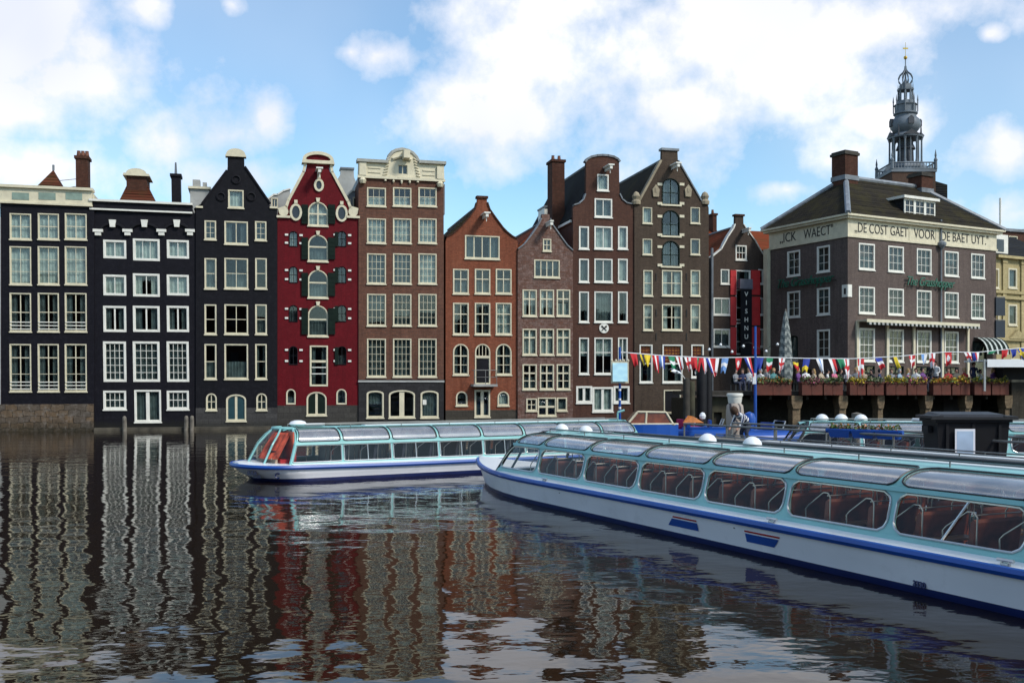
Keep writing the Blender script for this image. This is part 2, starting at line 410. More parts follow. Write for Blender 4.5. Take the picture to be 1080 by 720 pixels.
    def boxp(s,name,x0,y0,x1,y1,v0,v1,mat,parent=None):
        u0,u1,z0,z1=s.rect(x0,y0,x1,y1); m=s.mb(); m.box(u0,u1,v0,v1,z0,z1); return m.build(name,mat,parent or s.root)
    def poly(s,name,pts,v0,v1,mat,parent=None):
        m=s.mb(); m.prism([s.P(x,y) for x,y in pts],v0,v1); return m.build(name,mat,parent or s.root)
    def coping(s,name,pts,mat,t=.12,v0=-.08,v1=.36,parent=None):
        """raised strip along a gable edge"""
        p=[s.P(x,y) for x,y in pts]; m=s.mb()
        for a,b in zip(p,p[1:]):
            d=Vector((b[0]-a[0],b[1]-a[1])); L=d.length or 1; n=Vector((-d.y,d.x))/L*t
            if n.y<0: n=-n
            e=d/L*.03
            q=[(a[0]-e.x,a[1]-e.y),(b[0]+e.x,b[1]+e.y),(b[0]+e.x+n.x,b[1]+e.y+n.y),(a[0]-e.x+n.x,a[1]-e.y+n.y)]
            if q[0][0]>q[1][0]: q=q[::-1]
            m.prism(q,v0,v1)
        return m.build(name,mat,parent or s.root)
    def chimney(s,x0,y0,x1,y1,v,mat=None,pots=2,cap=None,d=.9):
        pl=s.pl.shift(0,v)
        u0=pl.u(x0)-s.u0; u1=pl.u(x1)-s.u0; c=(x0+x1)/2; z0=pl.z(c,y1)-1.5; z1=pl.z(c,y0)
        zm=(z0+z1)/2; u0-=s.lean*zm; u1-=s.lean*zm
        m=s.mb(); m.box(u0,u1,v,v+d,z0,z1-.25); ch=m.build('chimney',mat or B['chim'],s.root)
        k=s.mb(); k.box(u0-.08,u1+.08,v-.08,v+d+.08,z1-.25,z1-.08); k.build('chimney_cap',cap or mat or B['chim'],ch)
        k=s.mb()
        for i in range(pots):
            x=u0+(u1-u0)*(i+.5)/pots
            k.lathe([(.11,z1-.08),(.13,z1+.05),(.10,z1+.28),(.12,z1+.3)],8,(x,v+d/2))
        if pots: k.build('chimney_pot',M['chimpot'],ch)
        return ch
    def hoist(s,px,py,mat='white',sz=.34):
        x,z=s.P(px,py); m=s.mb()
        m.box(x-.09,x+.09,-1.1,.0,z-.12,z+.10); m.box(x-sz*.6,x+sz*.6,-1.15,-.02,z+.10,z+.19)
        m.tube([(x,-.85,z-.12),(x,-.85,z-.38)],.03,6)
        return m.build('hoist_beam',M[mat],s.root)
M['chimpot']=plain('clay_pot',(.16,.06,.035),.8,.2)
GH='old houses standing in the canal'

# ---- house 1
h=House('canal_house','black painted canal house with cream attic frieze on rough brown stone base, leftmost','canal house',ROW,1,99.3,0,B['black'],lean=-.010,group=GH)
for (x0,x1) in ((10.3,33),(40,62.3),(68.5,91.5)):
    h.window(x0,225.3,x1,252.5,2,2,cur='F',fw=.11); h.window(x0,260,x1,300,2,3,cur='F',fw=.11)
    h.window(x0,309,x1,349.5,2,2,cur='s',fw=.11,rail=3); h.window(x0,362.7,x1,412.5,2,2,cur='s',fw=.11,tr=.72,rail=3)
zt=h.pl.z(50,214.6); h.wall([(1,214.6),(99.3,216.5)],zt-.3)
zc=h.pl.z(50,198); m=h.mb(); m.box(-.03,h.W+.03,-.08,.5,zt-.02,zc-.1); 
at=m.build('attic_frieze',M['cream'],h.root)
m=h.mb(); m.box(-.1,h.W+.1,-.25,.6,zc-.1,zc+.06); m.box(-.06,h.W+.06,-.17,0,zt-.1,zt); m.box(-.05,h.W+.05,.5,h.depth,zt-.3,zc-.15); m.build('cornice',M['cream'],at)
for x0,x1 in ((13,31),(41,59),(69.5,87)):
    u0,u1,z0,z1=h.rect(x0,203.5,x1,211); m=h.mb(); m.box(u0,u1,-.10,-.082,z0,z1); m.build('attic_panel',plain('attic_panel_green',(.20,.27,.22),.4),at)
u0,u1,z0,z1=h.rect(1,426,99.3,460); m=h.mb(); m.box(-.02,h.W+.0,-.22,-.003,-.6,z1); m.build('stone_base',B['rubble'],h.root)
def pyramid(h,pts_base,apex,py_b,v0,v1,mat):
    pl=h.pl.shift(0,v0); u0=pl.u(pts_base[0])-h.u0; u1=pl.u(pts_base[1])-h.u0; zb=pl.z(pts_base[0],py_b)-.5
    za=pl.z(apex[0],apex[1]); ua=pl.u(apex[0])-h.u0; vm=(v0+v1)/2; ls=h.lean*za
    m=h.mb(); m.add([(u0-ls,v0,zb),(u1-ls,v0,zb),(u1-ls,v1,zb),(u0-ls,v1,zb),(ua-ls,vm,za+.3)],[(0,1,2,3),(0,1,4),(1,2,4),(2,3,4),(3,0,4)])
    r=m.build('roof',mat,h.root); m=h.mb(); m.tube([(ua-ls,vm,za+.25),(ua-ls,vm,za+.6)],.07,6); m.build('finial',M['lead'],r)
pyramid(h,(29,69),(50.5,178),197,1.5,5,T['brown'])
h.chimney(80,163,93,200,2.0,pots=3)
m=h.mb(); zz=h.pl.z(70,181); m.tube([(h.lx(55),3,zz),(h.lx(80),2.5,zz+.1)],.02,5); m.tube([(h.lx(55),3,zz-.5),(h.lx(80),2.5,zz-.35)],.02,5); m.build('stay_wire',M['galv'],h.root)

# ---- house 2
h=House('canal_house','black canal house with three arched recesses and thick white window frames, double white doors','canal house',ROW,99.4,206.3,0,B['h2'],lean=-.016,dv=.12,group=GH)
C2=((109,133.2),(140.3,168.5),(176,199.3))
for i,(x0,x1) in enumerate(C2):
    q=(1.2 if i!=1 else 0)
    h.window(x0,252+q,x1,275-q*2,2 if i!=1 else 3,1,fw=.19,cur='F',fm='white',sill=False)
    h.window(x0,288.6+q,x1,312.8-q,2,1,fw=.19,cur=('F','S','F')[i],fm='white',sill=False)
    h.window(x0,322.6,x1,350,2,1,fw=.19,cur='s',fm='white',sill=False,bar=.06)
    h.window(x0,360,x1,402.5,4,5,fw=.2,cur='f',fm='white',sill=False,bar=.035)
for i in (0,2): h.window(C2[i][0],411.8,C2[i][1],431.6,4,2,fw=.18,fm='white',sill=True,cur='f')
h.window(141.8,411,170,444.8,2,1,fw=.16,name='door',fm='white',sill=True,bar=.14,cur='f')
zt=h.pl.z(150,224); h.wall([(99.4,223),(206.3,225)],zt-.2)
zc=h.pl.z(150,214); m=h.mb(); m.box(-.02,h.W+.02,-.12,.6,zt-.02,zc-.05); m.box(-.02,h.W+.02,.6,h.depth,zt-.3,zc-.2); cp=m.build('parapet',B['black'],h.root)
m=h.mb(); m.box(-.05,h.W+.05,-.28,.65,zc-.05,zc+.08); m.box(-.03,h.W+.03,-.2,0,zt+.02,zt+.12); m.build('cornice',M['white'],cp)
# arched recess mouldings with white blocks
for a,b,c in ((103.3,134.7,244.6),(134.7,170.4,244.8),(170.4,203,245.4)):
    (ua,za),(ub,zb)=h.P(a,c),h.P(b,c); zt2=h.pl.z((a+b)/2,235); pts=[]
    for k in range(13):
        q=math.pi*k/12; pts.append(((ua+ub)/2-(ub-ua)/2*.86*math.cos(q),-.06,za+(zt2-za)*.9*math.sin(q)))
    m=h.mb(); m.tube(pts,.09,6); ar=m.build('arch_moulding',M['black_paint'],h.root)
    m=h.mb(); um=(ua+ub)/2
    m.prism([(um-.14,zt2-.28),(um+.14,zt2-.28),(um+.2,zt2+.16),(um-.2,zt2+.16)],-.2,.0); m.build('keystone',M['white'],ar)
for a in (103.6,134.7,170.4,200.5):
    u,z=h.P(a,245); m=h.mb(); m.box(u-.28,u+.28,-.2,.0,z+.0,z+.17); m.box(u-.17,u+.17,-.16,.0,z-.2,z); m.build('corbel',M['white'],h.root)
# red hipped roof with arched dormer
pl=h.pl.shift(0,3.0); z0=pl.z(146,214)-1; z1=pl.z(146,190); ls=h.lean*z1
a,b,c,d=[pl.u(x)-h.u0-ls for x in (119,173,133,153)]
m=h.mb(); m.add([(a,2.2,z0),(b,2.2,z0),(b,9,z0),(a,9,z0),(c,4,z1),(d,4,z1),(d,7,z1),(c,7,z1)],[(0,1,2,3),(4,5,6,7),(0,1,5,4),(1,2,6,5),(2,3,7,6),(3,0,4,7)]); rf=m.build('roof',T['brown'],h.root)
u0,u1=c-.05,d+.05; zb=z1-.1; zt3=pl.z(146,184)
m=h.mb(); m.box(u0,u1,3.6,5.5,zb-.8,zt3); m.build('dormer_wall',B['chim'],rf)
m=h.mb(); m.prism([(u0-.2,zt3),(u1+.2,zt3),(u1+.15,zt3+.15)]+[((u0+u1)/2+(u1-u0)/2*math.cos(math.pi*k/8),zt3+.15+.32*math.sin(math.pi*k/8)) for k in range(9)]+[(u0-.15,zt3+.15)],3.4,5.6); m.build('dormer_cap',M['cream'],rf)
h.chimney(181,182,190.5,214,3,mat=B['black'],pots=0)
pl=h.pl.shift(0,3.4); u,z=pl.u(185.5)-h.u0,pl.z(185.5,183); m=h.mb(); m.tube([(u-h.lean*z,3.4,z-.1),(u-h.lean*z,3.4,z+.7)],[.09,.05],6); m.build('flue_pipe',M['lead'],h.root)

# ---- house 3
h=House('canal_house','black neck gabled canal house with white arched cap and teal doors, beside the red house','canal house',ROW,206.4,292.5,0,B['black2'],lean=-.006,dv=.02,group=GH)
h.window(240.6,200.4,257,219.3,1,1,cur='F')
h.window(215.7,232.7,228,252.6,2,3,cur='f',bar=.03); h.window(236.7,233.5,261.5,257.6,2,1,cur='s'); h.window(269,233.5,281,253.5,2,3,cur='f',bar=.03)
for y0,y1 in ((272.3,304.5),(321,352.4),(362.7,399.6)):
    h.window(215.7,y0,228.3,y1,1,2,fw=.1); h.window(236.7,y0,261.7,y1,1 if y0>360 else 2,1 if y0>360 else 2,cur='l' if y0<300 else '',bar=.03); h.window(269.2,y0,281.4,y1,1,2,fw=.1)
h.window(217.3,414.6,228.6,432.4,2,2,arch=1,fw=.1,cur='f'); h.window(270.3,414.6,281.6,432.4,2,2,arch=1,fw=.1,cur='f')
w=h.window(238.5,415.7,259.6,443.8,2,1,arch=.55,name='door',fw=.15,bar=.1,solid=plain('teal_door',(.012,.045,.055),.4))
out=[(206.4,220),(212.5,219),(214.5,214),(239.6,180),(240,176),(240,165),(257.6,165),(257.8,176),(283.5,214),(286,219),(292.5,220)]
h.wall(out,h.pl.z(250,221)); h.roof(h.pl.z(250,221),h.pl.z(250,190),v1=11)
h.coping('coping',[(213.8,215),(239.6,180.5)],B['black'],.1); h.coping('coping',[(258,176.5),(284,214.5)],B['black'],.1)
h.boxp('coping',206.6,217.5,214,219.5,-.1,.4,M['cream']); h.boxp('coping',284.5,218,292.3,220,-.1,.4,M['cream'])
u0,z0=h.P(237.7,165); u1,_=h.P(259.7,165); zz=h.pl.z(248,157)
m=h.mb(); m.prism([(u0,z0),(u1,z0),(u1,z0+.1)]+[((u0+u1)/2+(u1-u0)/2*.93*math.cos(math.pi*k/10),z0+.12+(zz-z0-.12)*math.sin(math.pi*k/10)) for k in range(11)]+[(u0,z0+.1)],-.14,.42); m.build('gable_cap',M['cream'],h.root)
for a,b in ((249,189.5),(233,207.5),(265,207.5)):
    u,z=h.P(a,b); m=h.mb(); m.tube([(u+.24*math.cos(t*math.pi/6),-.03,z+.24*math.sin(t*math.pi/6)) for t in range(12)],.06,5,closed=True); m.build('oculus',M['black_paint'],h.root)
# grey dormer behind left shoulder
pl=h.pl.shift(0,1.6); a,b=pl.u(202)-h.u0,pl.u(222)-h.u0; z0,z1=pl.z(212,221),pl.z(212,199.5)
m=h.mb(); m.box(a,b,1.6,5,z0-.5,z1); dd=m.build('dormer',M['greyplaster'],h.root); m=h.mb(); m.box(a-.12,b+.12,1.45,5.1,z1,z1+.14); m.build('dormer_cap',M['cream'],dd)
m=h.mb(); m.box(a+.15,a+.6,1.7,2.4,z1+.1,z1+.6); m.box(a+.75,a+1,1.7,2.2,z1+.1,z1+.45); m.build('flue_pipe',M['greyplaster'],dd)

# ---- house 4 red
h=House('canal_house','bright red gabled canal house with green shutters and white edged gable','canal house',ROW,292.6,378,0,B['red'],dv=.1,group=GH)
shut=M['darkgreen']
for y0,y1 in ((213,238.3),(247.7,275.7),(284.7,314.2),(322,354.6)):
    w=h.window(324.6,y0,346,y1,2 if y0<220 else 1,1,arch=1,fw=.09,tr=.5 if y0<220 else .55,bar=.06,cur='F' if y0<220 else '',fm='cream')
    for x0,x1 in ((318,324.9),(345.8,353.4)):
        u0,u1,z0,z1=h.rect(x0,y0+3,x1,y1-2); m=h.mb(); m.box(u0,u1,-.11,-.05,z0,z1)
        for k in range(1,5): m.box(u0+.05,u1-.05,-.125,-.11,z0+(z1-z0)*k/5-.04,z0+(z1-z0)*k/5+.04)
        m.build('shutter',shut,h.root)
    u,z=h.P(335.3,y0-2); m=h.mb(); m.prism([(u-.08,z-.14),(u+.08,z-.14),(u+.13,z+.12),(u-.13,z+.12)],-.12,-.003); m.build('keystone',M['cream'],h.root)
    if y0>220:
        for x0,x1 in ((301,305),(352,356)):
            pass
h.window(326.7,364.3,345.8,407.2,1,1,fw=.15,tr=.62,bar=.09,rail=0,sill=False); u0,u1,z0,z1=h.rect(328.5,386,344,389.5); m=h.mb(); m.box(u0,u1,-.07,-.04,z0+.1,z0+.16); m.box(u0,u1,-.07,-.04,z0-.3,z0-.24); m.build('railing',M['white'],h.root)
h.window(323.3,413,344.4,437.8,2,1,arch=.7,fw=.13,name='door',bar=.1,solid=M['darkgreen'])
for y0,y1 in ((243.8,260.2),(281,298.5),(321.7,339.4),(365,384.6)):
    for x0,x1 in ((304.8,314),(356,365.3)):
        h.window(x0,y0,x1,y1,2,2,arch=.9,fw=.035,sill=False,bar=.025,fm='black_paint',cur='F' if (y0<290 and x0<310) else '')
        u0,u1,z0,z1=h.rect(x0-2.6,y0+1.5,x0-.3,y1-1); m=h.mb()
        for uu in (u0-.10,u1+(h.lx(x1)-h.lx(x0))+.0+.12):
            for zz in (z0+.12,z1-.2): m.box(uu,uu+.2,-.07,-.003,zz,zz+.12)
        m.build('hinge_stone',M['white'],h.root)
        if y0>230 and x0>350:
            u0,u1,z0,z1=h.rect(x0-1.2,y0+1,x0+1.6,y1); m=h.mb(); m.box(u0-.1,u0+.12,-.09,-.045,z0,z1); m.build('shutter',shut,h.root)
h.window(301.8,410,311.8,426.4,1,1,arch=1,fw=.12,sill=False); h.window(354.7,410,365.5,426.4,1,1,arch=1,fw=.12,sill=False)
out=[(292.6,229),(293,222.5),(303,219),(305.5,211),(322,181),(324,172),(347.2,172),(348,181),(365.5,212),(368,219.5),(377.4,222.5),(378,229)]
h.wall(out,h.pl.z(335,230)); h.roof(h.pl.z(335,229),h.pl.z(335,185),v1=11)
h.coping('coping',[(294.5,222.5),(303,219.5),(305.5,212),(321.5,182),(323.7,171.5)],M['cream'],.17); h.coping('coping',[(347.5,171.5),(349,182),(365.7,213),(368.5,220),(377,222.5)],M['cream'],.17)
u0,z0=h.P(319,172); u1,_=h.P(351.8,172); zz=h.pl.z(335,160.5); arc=[((u0+u1)/2+(u1-u0)/2*math.cos(math.pi*k/12),z0+.22+(zz-z0-.22)*math.sin(math.pi*k/12)) for k in range(13)]
m=h.mb(); m.prism([(u0,z0),(u1,z0)]+arc,-.1,.4); gc=m.build('gable_cap',B['red'],h.root)
m=h.mb(); inner=[((u0+u1)/2+((u1-u0)/2-.2)*math.cos(math.pi*k/12),z0+.22+(zz-z0-.42)*math.sin(math.pi*k/12)) for k in range(13)]
m.ring([(u0-.05,z0-.02),(u1+.05,z0-.02)]+arc,[(u0+.3,z0+.18),(u1-.3,z0+.18)]+inner,-.26,.45); m.build('moulding',M['cream'],gc)
for a,b in ((299,221.5),(372.3,222)):
    u,z=h.P(a,b); m=h.mb(); m.tube([(u,-.12,z-.1),(u,.3,z-.1)],.3,12); m.box(u-.42,u+.42,-.16,.35,z-.5,z-.36); m.build('scroll',M['cream'],h.root)
for a,b,rx,rz in ((312,224,.24,.40),(360.3,225.2,.24,.40),(336.3,195.5,.17,.27)):
    u,z=h.P(a,b); m=h.mb(); n=16
    o_=[(u+(rx+.14)*math.cos(2*math.pi*k/n),z+(rz+.14)*math.sin(2*math.pi*k/n)) for k in range(n)]; i_=[(u+rx*math.cos(2*math.pi*k/n),z+rz*math.sin(2*math.pi*k/n)) for k in range(n)]
    m.ring(o_,i_,-.12,-.003); m.box(u-.1,u+.1,-.15,-.003,z+rz+.15,z+rz+.36); oc=m.build('oculus',M['cream'],h.root)
    m=h.mb(); m.prism(i_,-.03,-.004); m.build('pane',plain('dark_pane',(.02,.022,.03),.1),oc)
h.hoist(336,183.3)

# ---- house 5
h=House('canal_house','tall brown brick canal house with ornate cream cornice and small paned windows','canal house',ROW,378.2,468,0,B['h5'],dv=.0,group=GH)
C5=((387,407),(414.4,433.8),(441.2,460.4))
for i,(x0,x1) in enumerate(C5):
    for (y0,y1,ny,cu) in ((198,217.6,2,'L'),(230.5,256.5,3,'F'),(267.5,299.3,4,'f' if i<2 else 'F'),(310,343.5,4,'l' if i else 'h'),(357,397.3,5,'f')):
        h.window(x0,y0,x1,y1,4 if y0>200 else 3,ny,cur=cu,bar=.028,fw=.12)
h.window(386.6,411.8,404.7,440.3,1,1,arch=.35,fw=.16); h.window(410,411.2,437.6,440.3,2,1,arch=.35,fw=.15,bar=.22); h.window(443.5,411.8,462.4,440.3,1,1,arch=.35,fw=.16,cur='f')
h.window(419.6,174.2,429.8,184.3,2,1,fw=.04,sill=False,cur='f')
out=[(378.2,170),(409,170),(410.5,165.5),(414,161.5),(418,159.5),(424.5,158.3),(431,160),(435.5,162.5),(439,166.5),(441.5,171.5),(468,173)]
h.wallm=B['h5']
pz=[h.P(a,b) for a,b in out]; zs=h.pl.z(424,190)
# brick body below, painted gable top above
hol=h.holes; lo=[l for l in hol if l[2][1]<zs]; hi=[l for l in hol if l[2][1]>=zs]
h.holes=lo; h.wall_m([(0,zs),(h.W,zs)],zs-.2)
m=h.mb(); m.prism([(-.04,zs+.01),(h.W+.04,zs+.01)]+pz[::-1],-.06,.35,hi); gt=m.build('gable_top',M['cream'],h.root)
m=h.mb(); m.tube([(x,-.02,z+.04) for x,z in pz[1:-1]],.13,6); m.box(-.12,pz[1][0],-.28,.45,pz[0][1]-.07,pz[0][1]+.12); m.box(pz[-2][0],h.W+.12,-.28,.45,pz[-1][1]-.07,pz[-1][1]+.12); m.build('cornice',plain('weathered_cream',(.33,.33,.29),.7,dirt=.3),gt)
m=h.mb(); m.box(-.08,h.W+.08,-.16,-.062,zs+.0,zs+.16)
for x in (.25,h.W-.25): m.box(x-.22,x+.22,-.2,-.062,zs+.16,pz[0][1]-.1); m.lathe([(.16,zs-.35),(.24,zs-.15),(.1,zs+.02)],8,(x,-.12))
for k in (0,2,4,6,8):
    x=h.W/2-1.05+k*.26; m.lathe([(.03,zs-.26+.012*(k-4)**2),(.08,zs-.12),(.05,zs+.03)],7,(x,-.08))
for sx in (-1,1):
    for k in range(7):
        t=k/6; m.tube([(h.W/2+sx*(.75+.2*t),-.1,pz[5][1]-.5-t*1.1),(h.W/2+sx*(.95+.25*t),-.08,pz[5][1]-.62-t*1.05)],.05,6)
    m.box(h.W/2+sx*1.35,h.W/2+sx*(h.W/2-.6),-.11,-.062,pz[0][1]-.42,pz[0][1]-.34); m.box(h.W/2+sx*1.35,h.W/2+sx*(h.W/2-.6),-.11,-.062,zs+.36,zs+.42)
m.tube([(h.W/2-.6,-.1,pz[5][1]-.62),(h.W/2,-.14,pz[5][1]-.42),(h.W/2+.6,-.1,pz[5][1]-.62)],.11,6)
m.build('carving',M['cream'],gt)
m=h.mb(); x=h.W/2+.22; z=h.pl.z(429,165.5); m.box(x-.2,x+.2,-.9,-.06,z-.25,z+.25); m.build('hoist_beam',M['cream'],h.root)
m=h.mb(); m.box(.1,h.W-.1,.36,h.depth,zs-.2,zs+.35); m.build('roof',M['lead'],h.root)
m=h.mb(); m.box(h.W-.0,h.W+.15,.4,1.2,h.pl.z(470,225),h.pl.z(470,193)); m.build('downpipe',M['lead'],h.root)
zb=h.pl.z(424,402); m=h.mb(); m.box(-.03,h.W+.03,-.07,-.003,zb-.06,zb+.06); m.build('band_course',M['greyplaster'],h.root)
for x in (h.W*.77,):
    z=h.pl.z(440,424); m=h.mb(); m.box(x-.12,x+.12,-.06,-.003,z-.16,z+.16); m.build('house_plaque',M['white'],h.root)

# ---- house 6
h=House('canal_house','orange brick bell gabled canal house with arched windows and pale glazed door','canal house',ROW,470,546,0,B['h6'],dv=.14,group=GH)
h.window(490.3,248.6,526.8,273,4,1,cur='s',bar=.08)
C6=((477.7,494.3),(500.7,517),(522.8,539.4))
for i,(x0,x1) in enumerate(C6):
    h.window(x0,283.7,x1,309.8,2,1,tr=.6,cur='l',bar=.04); h.window(x0,319.4,x1,352.8,2,2,tr=.66,cur='F' if i==2 else 's',bar=.04)
    if i!=1: h.window(x0,362.5,x1,395.2,2,2,arch=1,cur='s',tr=.62,bar=.045)
h.window(500.9,362.5,517,376.5,4,1,arch=1.0,sill=False,fw=.12,bar=.05)
h.window(500.9,376.6,517,405,1,1,fw=.11,name='door',solid=M['black_paint'],sill=False)
h.window(480.8,412.5,492.9,427.6,1,1,arch=1); h.window(524.7,412.5,536.9,427.6,1,1,arch=1,cur='F'); h.window(500.4,411,516.8,439.5,2,1,fw=.17,name='door',bar=.14)
out=[(470,255),(471.5,250),(478,247),(487,239),(496,229),(501.5,221),(503.5,214),(503.7,209),(513.5,208.5),(513.7,214),(516,221),(523,231),(532,243),(540,249.5),(545,252),(546,256)]
h.wall(out,h.pl.z(508,256)); h.roof(h.pl.z(508,252),h.pl.z(508,214),v1=12,mat=T['olive'],uc=h.W*.5)
h.coping('coping',out[1:7],B['chim'],.08); h.coping('coping',out[9:15],B['chim'],.08)
h.boxp('gable_cap',502.6,206.8,514.6,209.3,-.1,.4,B['chim'])
h.hoist(510,229.5)
u0,u1,z0,z1=h.rect(496.5,405,521.5,407.5); m=h.mb(); m.box(u0,u1,-.9,-.003,z0,z1); bal=m.build('balcony',M['greyplaster'],h.root)
m=h.mb(); 
for x in (u0+.05,u1-.05,(u0+u1)/2): m.tube([(x,-.85,z1),(x,-.85,z1+.9)],.02,5)
m.tube([(u0+.05,-.05,z1+.9),(u0+.05,-.85,z1+.9),(u1-.05,-.85,z1+.9),(u1-.05,-.05,z1+.9)],.025,5); m.tube([(u0+.05,-.85,z1+.45),(u1-.05,-.85,z1+.45)],.015,5); m.build('balcony_railing',M['galv'],bal)

# ---- house 7
h=House('canal_house','narrow flecked brown brick house with white framed windows, between orange and dark houses','canal house',ROW,546.1,604.3,0,B['h7'],dv=.0,group=GH)
h.window(572.5,252,581.3,264.8,2,2,fw=.09); h.window(563.3,274,590.2,292.7,4,1,fw=.12,bar=.08,cur='h')
C7=((551,566),(569.3,584.2),(587,601.3))
for i,(x0,x1) in enumerate(C7):
    h.window(x0,305.4,x1,333.4,2,1,tr=.66,cur=('S','S','L')[i],bar=.06); h.window(x0,346.7,x1,374.2,2,1,cur='F',bar=.06,tr=.68); h.window(x0,384,x1,410.6,2,2,tr=.66,cur='s' if i else '',bar=.06)
h.window(555,420,566.2,433.2,2,2); h.window(587.3,419,598,433,1,1,cur='f',panem=None)
h.window(567,419,586.6,438.5,2,2,name='door',bar=.1,fw=.1)
out=[(546.1,266),(547,262.5),(553,258),(561,248),(568,238),(571.3,231),(571.5,226),(579.5,226),(580,231),(583,238),(590,248),(598,259),(603.5,264),(604.3,268)]
h.wall(out,h.pl.z(575,267)); h.roof(h.pl.z(575,262),h.pl.z(575,233),mat=T['red'],v1=11)
h.coping('coping',out[1:6],M['lead'],.07); h.coping('coping',out[8:13],M['lead'],.07)
h.hoist(577,238,sz=.2)
h.chimney(582.5,167,595.5,236,3.2,pots=2,d=1.2)

# ---- house 8
h=House('canal_house','dark red brick neck gabled house with round white window and pale ground floor front','canal house',ROW,604.4,669,0,B['h8'],dv=.1,depth=13,group=GH)
h.window(629.8,184,641.8,201.2,1,1,fw=.13,cur='F',fm='white'); h.window(627,209.6,645.5,229.2,2,1,cur='f',fm='white')
for i,(x0,x1) in enumerate(((610.6,621),(626.8,645.8),(651.7,661.8))):
    h.window(x0,238.8,x1,262.7,1 if i!=1 else 2,1,fm='white',cur='F' if i else 'f',fw=.14)
    h.window(x0,273,x1,297.6,1 if i!=1 else 2,1,fm='white',cur='F' if i==2 else 'f',fw=.12)
    h.window(x0,307.5,x1,339.8,1,1,fm='white',cur='f' if i==1 else '',fw=.12)
    h.window(x0,356,x1,394.5,2 if i!=0 else 1,1,fm='white',cur='H',tr=.6,fw=.12)
h.window(607.6,407,624.5,424.8,2,1,fm='white',fw=.2,cur='f',bar=.12); h.window(647,407,663.8,424.8,1,1,fm='white',fw=.2,cur='')
h.window(624.7,408,646.6,434,2,1,fm='white',fw=.2,name='door',cur='F',bar=.12)
out=[(604.4,219),(606,216.5),(611,215),(616,210.5),(618,205),(618.3,171),(620,168.5),(624,166.3),(630,165),(635.5,164.6),(641,165),(647,166.3),(651,168.5),(653,171),(653.3,205),(656,210.5),(661,214.5),(668,216),(669,219)]
h.wall(out,h.pl.z(636,232)); h.roof(h.pl.z(636,231),h.pl.z(636,163),mat=T['dark'],hip=1.0)
h.coping('gable_cap',out[5:14],M['lead'],.13); h.coping('coping',out[1:5],M['lead'],.08); h.coping('coping',out[14:18],M['lead'],.08)
h.hoist(639,179.5)
u,z=h.P(636.8,346); m=h.mb(); m.tube([(u,-.06,z),(u,-.003,z)],.34,20); oc=m.build('round_sign',M['white'],h.root)
m=h.mb(); 
for s_ in (-1,1): m.tube([(u-.17*s_,-.075,z-.18),(u+.17*s_,-.075,z+.18)],.035,5)
m.tube([(u-.2,-.075,z+.1),(u,-.075,z-.02),(u+.2,-.075,z+.1)],.03,5); m.build('emblem',M['chain'],oc)
# dormer on left roof slope, white gutter
m=h.mb(); zg=h.pl.z(605,232); m.box(-.12,-.013,.3,12.9,zg-.12,zg+.05); m.build('gutter',M['white'],h.root)
m=h.mb(); m.box(-.2,1.7,6.2,7.9,zg+.4,zg+1.9); dm=m.build('dormer',M['white'],h.root)
m=h.mb(); m.box(-.25,1.7,6.1,8.0,zg+1.9,zg+2.02); m.build('dormer_cap',M['lead'],dm)
m=h.mb(); m.box(.1,.75,6.17,6.198,zg+.65,zg+1.7); m.box(.85,1.5,6.17,6.198,zg+.65,zg+1.7); m.build('pane',plain('dormer_pane',(.05,.06,.07),.1),dm)

# ---- house 9
h=House('canal_house','umber brick gabled warehouse with three stacked arched windows and orange blinds','canal house',ROW,669.1,747.5,0,B['h9'],dv=.0,depth=14,group=GH)
for y0,y1 in ((188,216.2),(221.7,249.2),(253.8,281.2)):
    h.window(698,y0,716.8,y1,2,1,arch=1,fw=.08,bar=.03,fm=M['darkgreen'],tr=.45,cur='f' if y0<200 else '',sill=False)
    for x in (695.7,719):
        for yy in (y0+6.5,y1-1.5):
            u,z=h.P(x,yy); m=h.mb(); m.box(u-.17,u+.17,-.06,-.003,z-.09,z+.09); m.build('quoin',M['cream'],h.root)
    u0,u1,z0,z1=h.rect(696.5,y1-.5,718.4,y1+1.3); m=h.mb(); m.box(u0,u1,-.1,-.003,z0,z1); m.build('sill',M['cream'],h.root)
for y0,y1 in ((218.8,235.6),(252,268.5)):
    h.window(677.7,y0,687.6,y1,1,1,fw=.07,cur='F'); h.window(728.2,y0,738,y1,1,1,fw=.07,cur='f')
for y0,y1 in ((285,312),(321,348.2)):
    h.window(678.4,y0,688.2,y1,1,2,fw=.09,cur='F'); h.window(698,y0,719.2,y1,2,2,fw=.1,cur='S',bar=.04); h.window(728.2,y0,738.2,y1,1,2,fw=.09,cur='F')
M['blind']=plain('orange_lattice_blind',(.55,.17,.03),.7,.3,6)
M['blindbar']=plain('lattice_red',(.16,.012,.008),.6)
for x0,x1,y1 in ((674.4,688,403.3),(698.6,719.6,403.3),(729,742,398)):
    w=h.window(x0,363.3,x1,y1,1,1,tr=.5,fw=.12,bar=.05,fm='white')
    u0,u1,z0,z1=h.rect(x0+2,365.5,x1-2,382); m=h.mb(); m.box(u0,u1,.10,.12,z0,z1); bl=m.build('blind',M['blind'],w)
    m=h.mb(); 
    for k in range(5): m.box(u0,u1,.088,.098,z0+(z1-z0)*(k+.2)/5,z0+(z1-z0)*(k+.55)/5)
    nn=max(3,int((u1-u0)/.22))
    for k in range(nn): m.box(u0+(u1-u0)*(k+.3)/nn,u0+(u1-u0)*(k+.5)/nn,.082,.087,z0,z1)
    m.build('lattice',M['blindbar'],bl)
h.window(700,411,718,435.5,1,1,fw=.12,name='door',solid=M['black_paint'],fm='cream')
out=[(669.1,217),(670,213),(675.5,211.5),(698,169),(698.3,158.5),(714.5,158.5),(715,169),(739,211.5),(746,214),(747.5,219)]
